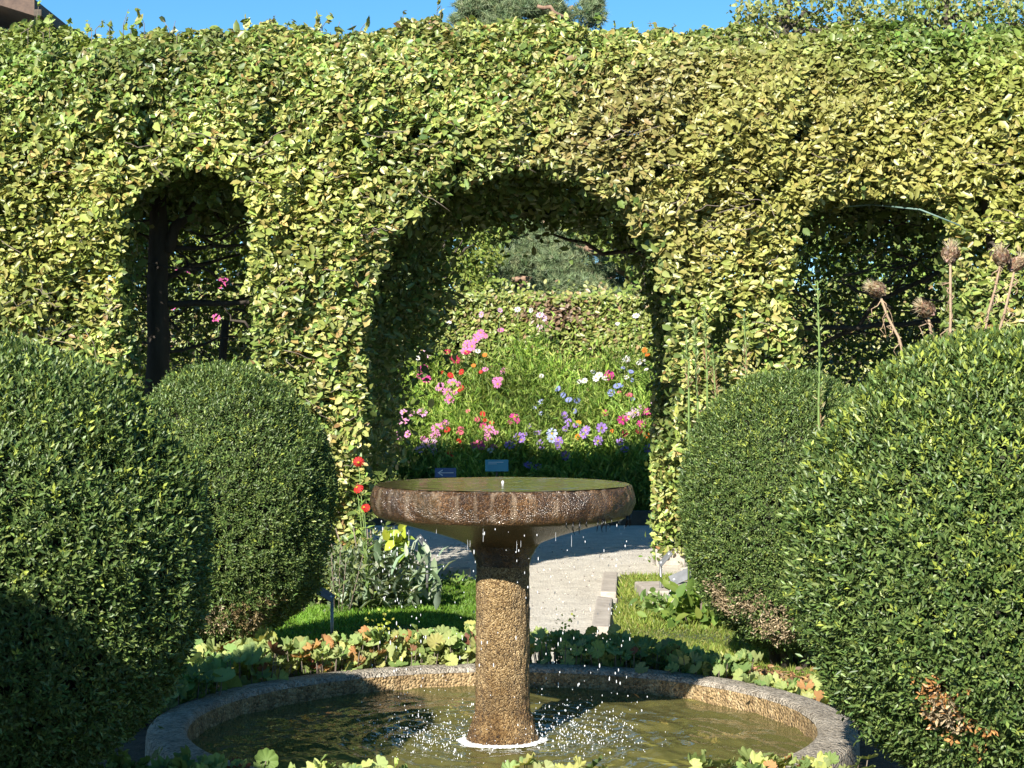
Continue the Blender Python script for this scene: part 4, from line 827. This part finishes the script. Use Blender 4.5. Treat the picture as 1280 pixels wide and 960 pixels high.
for a, b, r in (((640, 350), (700, 348), .05), ((770, 335), (815, 358), .06), ((785, 352), (812, 372), .04), ((660, 352), (640, 372), .045), ((672, 8), (712, 22), .035)):
    t = Tubes(); t.add(wob(at(a[0], a[1], 27.3) - o.location, at(b[0], b[1], 27.5) - o.location, 6, .02), [r * q for q in (.8, 1, 1, .9, .8, .7)], 7)
    t.build('branch', M['pine_bark'], o)
crown_tree('shrub_tree', -.95, 25.5, 'yellow green shrub left of the pine, seen through the arch', 'tree', cl([(585, 325, 36, 0), (560, 340, 40, .2), (610, 320, 24, .1), (575, 370, 40, 0), (530, 330, 45, .3), (560, 300, 30, .4), (500, 310, 45, .2), (535, 285, 36, .4), (600, 360, 34, -.1), (590, 285, 32, .2), (620, 275, 26, .3), (555, 270, 36, .3)], 25.5), 3200, .075, [(.16, .22, .045), (.24, .29, .06)], [1, 1], (-.95, 25.5, 3.2), .06)
TC = [(.24, .28, .09), (.33, .35, .14), (.17, .21, .07)]
crown_tree('leafy_tree', 5.0, 25.3, 'green tree glimpsed through the leaves of the right side opening', 'tree', cl([(1020 + 32 * i, 285 + 45 * (i % 3), 60, .2 * (i % 2)) for i in range(7)] + [(1100, 420, 90, 0)], 25.3), 2600, .11, [(.13, .19, .045), (.19, .25, .06)], [1, 1], (5.0, 25.3, 4.0), .1)
crown_tree('leafy_tree', -4.6, 25.2, 'green tree glimpsed through the leaves of the left side opening', 'tree', cl([(150 + 32 * i, 270 + 40 * (i % 3), 60, .2 * (i % 2)) for i in range(7)], 25.2), 2600, .11, [(.16, .22, .05), (.24, .29, .07)], [1, 1], (-4.6, 25.2, 4.2), .1)
crown_tree('leafy_tree', -1.9, 27.5, 'dark green tree behind the shrub at the upper left of the arch view', 'tree', cl([(480, 300, 55, 0), (530, 270, 55, .2), (580, 255, 50, 0), (610, 285, 45, .3), (550, 310, 55, .1), (500, 340, 60, .2), (460, 260, 55, .1)], 27.5), 2600, .10, [(.10, .16, .04), (.15, .21, .06)], [1, 1], (-1.9, 27.5, 4.0), .1)
crown_tree('leafy_tree', 1.9, 26.4, 'green shrubby tree at the right of the pine, seen through the arch shoulder', 'tree', cl([(800, 300, 45, 0), (840, 330, 50, .2), (770, 285, 40, .3), (830, 370, 50, 0), (860, 290, 45, .1), (740, 275, 40, .6)], 26.4), 2600, .10, [(.15, .21, .05), (.22, .27, .07)], [1, 1], (1.9, 26.4, 3.6), .08)
crown_tree('leafy_tree', 3.75, 25, 'loose small leaved tree rising behind the hedge, first from the blue sky gap', 'tree', cl([(960, 15, 40, 0), (1000, 35, 38, .2), (1035, 5, 45, 0), (985, -25, 50, .3), (945, 45, 30, .1), (1060, 45, 40, .2), (1020, 65, 40, 0), (930, 18, 22, 0), (960, 70, 34, .3), (1080, 20, 36, -.2)], 25), 2300, .085, TC, [2, 2, 1], (3.9, 25, 7.4), .13)
crown_tree('leafy_tree', 6.3, 25.6, 'loose small leaved tree behind the hedge in the top right corner', 'tree', cl([(1130, 20, 45, 0), (1170, 5, 50, .2), (1215, 25, 45, 0), (1260, 5, 50, .2), (1150, 60, 42, .1), (1210, 65, 42, .1), (1270, 55, 45, .2), (1110, 55, 36, 0), (1300, 20, 50, 0), (1190, -30, 50, .2)], 25.6), 2300, .085, [(.20, .27, .075), (.28, .33, .11), (.36, .36, .16)], [2, 2, 1], (6.2, 25.6, 7.6), .15)
# the house whose roof corner shows at the top left
e = empty('house', (-8.6, 24, 0), 'house behind the hedge of which only a brown roof corner shows at the top left', 'house')
block('wall', (4.6, 5, 5.9), M['plaster'], e, .02, 0)
c = at(46, 22, 21.4); ex = c.x + 8.6; rz = c.z
V = [(ex, -2.7, rz), (ex, 2.7, rz), (0, 2.7, rz + ex * .31), (0, -2.7, rz + ex * .31), (-ex, -2.7, rz), (-ex, 2.7, rz)]
V += [(x, y, z + .2) for x, y, z in V]
me = bpy.data.meshes.new('roof'); me.from_pydata(V, [], [(0, 1, 2, 3), (3, 2, 5, 4), (6, 9, 8, 7), (9, 10, 11, 8), (0, 6, 7, 1), (4, 5, 11, 10), (0, 3, 9, 6), (3, 4, 10, 9), (1, 7, 8, 2), (2, 8, 11, 5)]); link('roof', me, M['roof'], e)
o = block('gutter', (.10, 5.5, .09), M['wood'], e, .02, 0); o.location = (ex + .05, 0, rz - .02)
o = block('window', (.9, .06, 1.2), M['plate'], e, .01, 0); o.location = (.6, -2.53, 3.4)
for nm in [o.name for o in bpy.data.objects if o.name.startswith('lawn_soil')]: pass
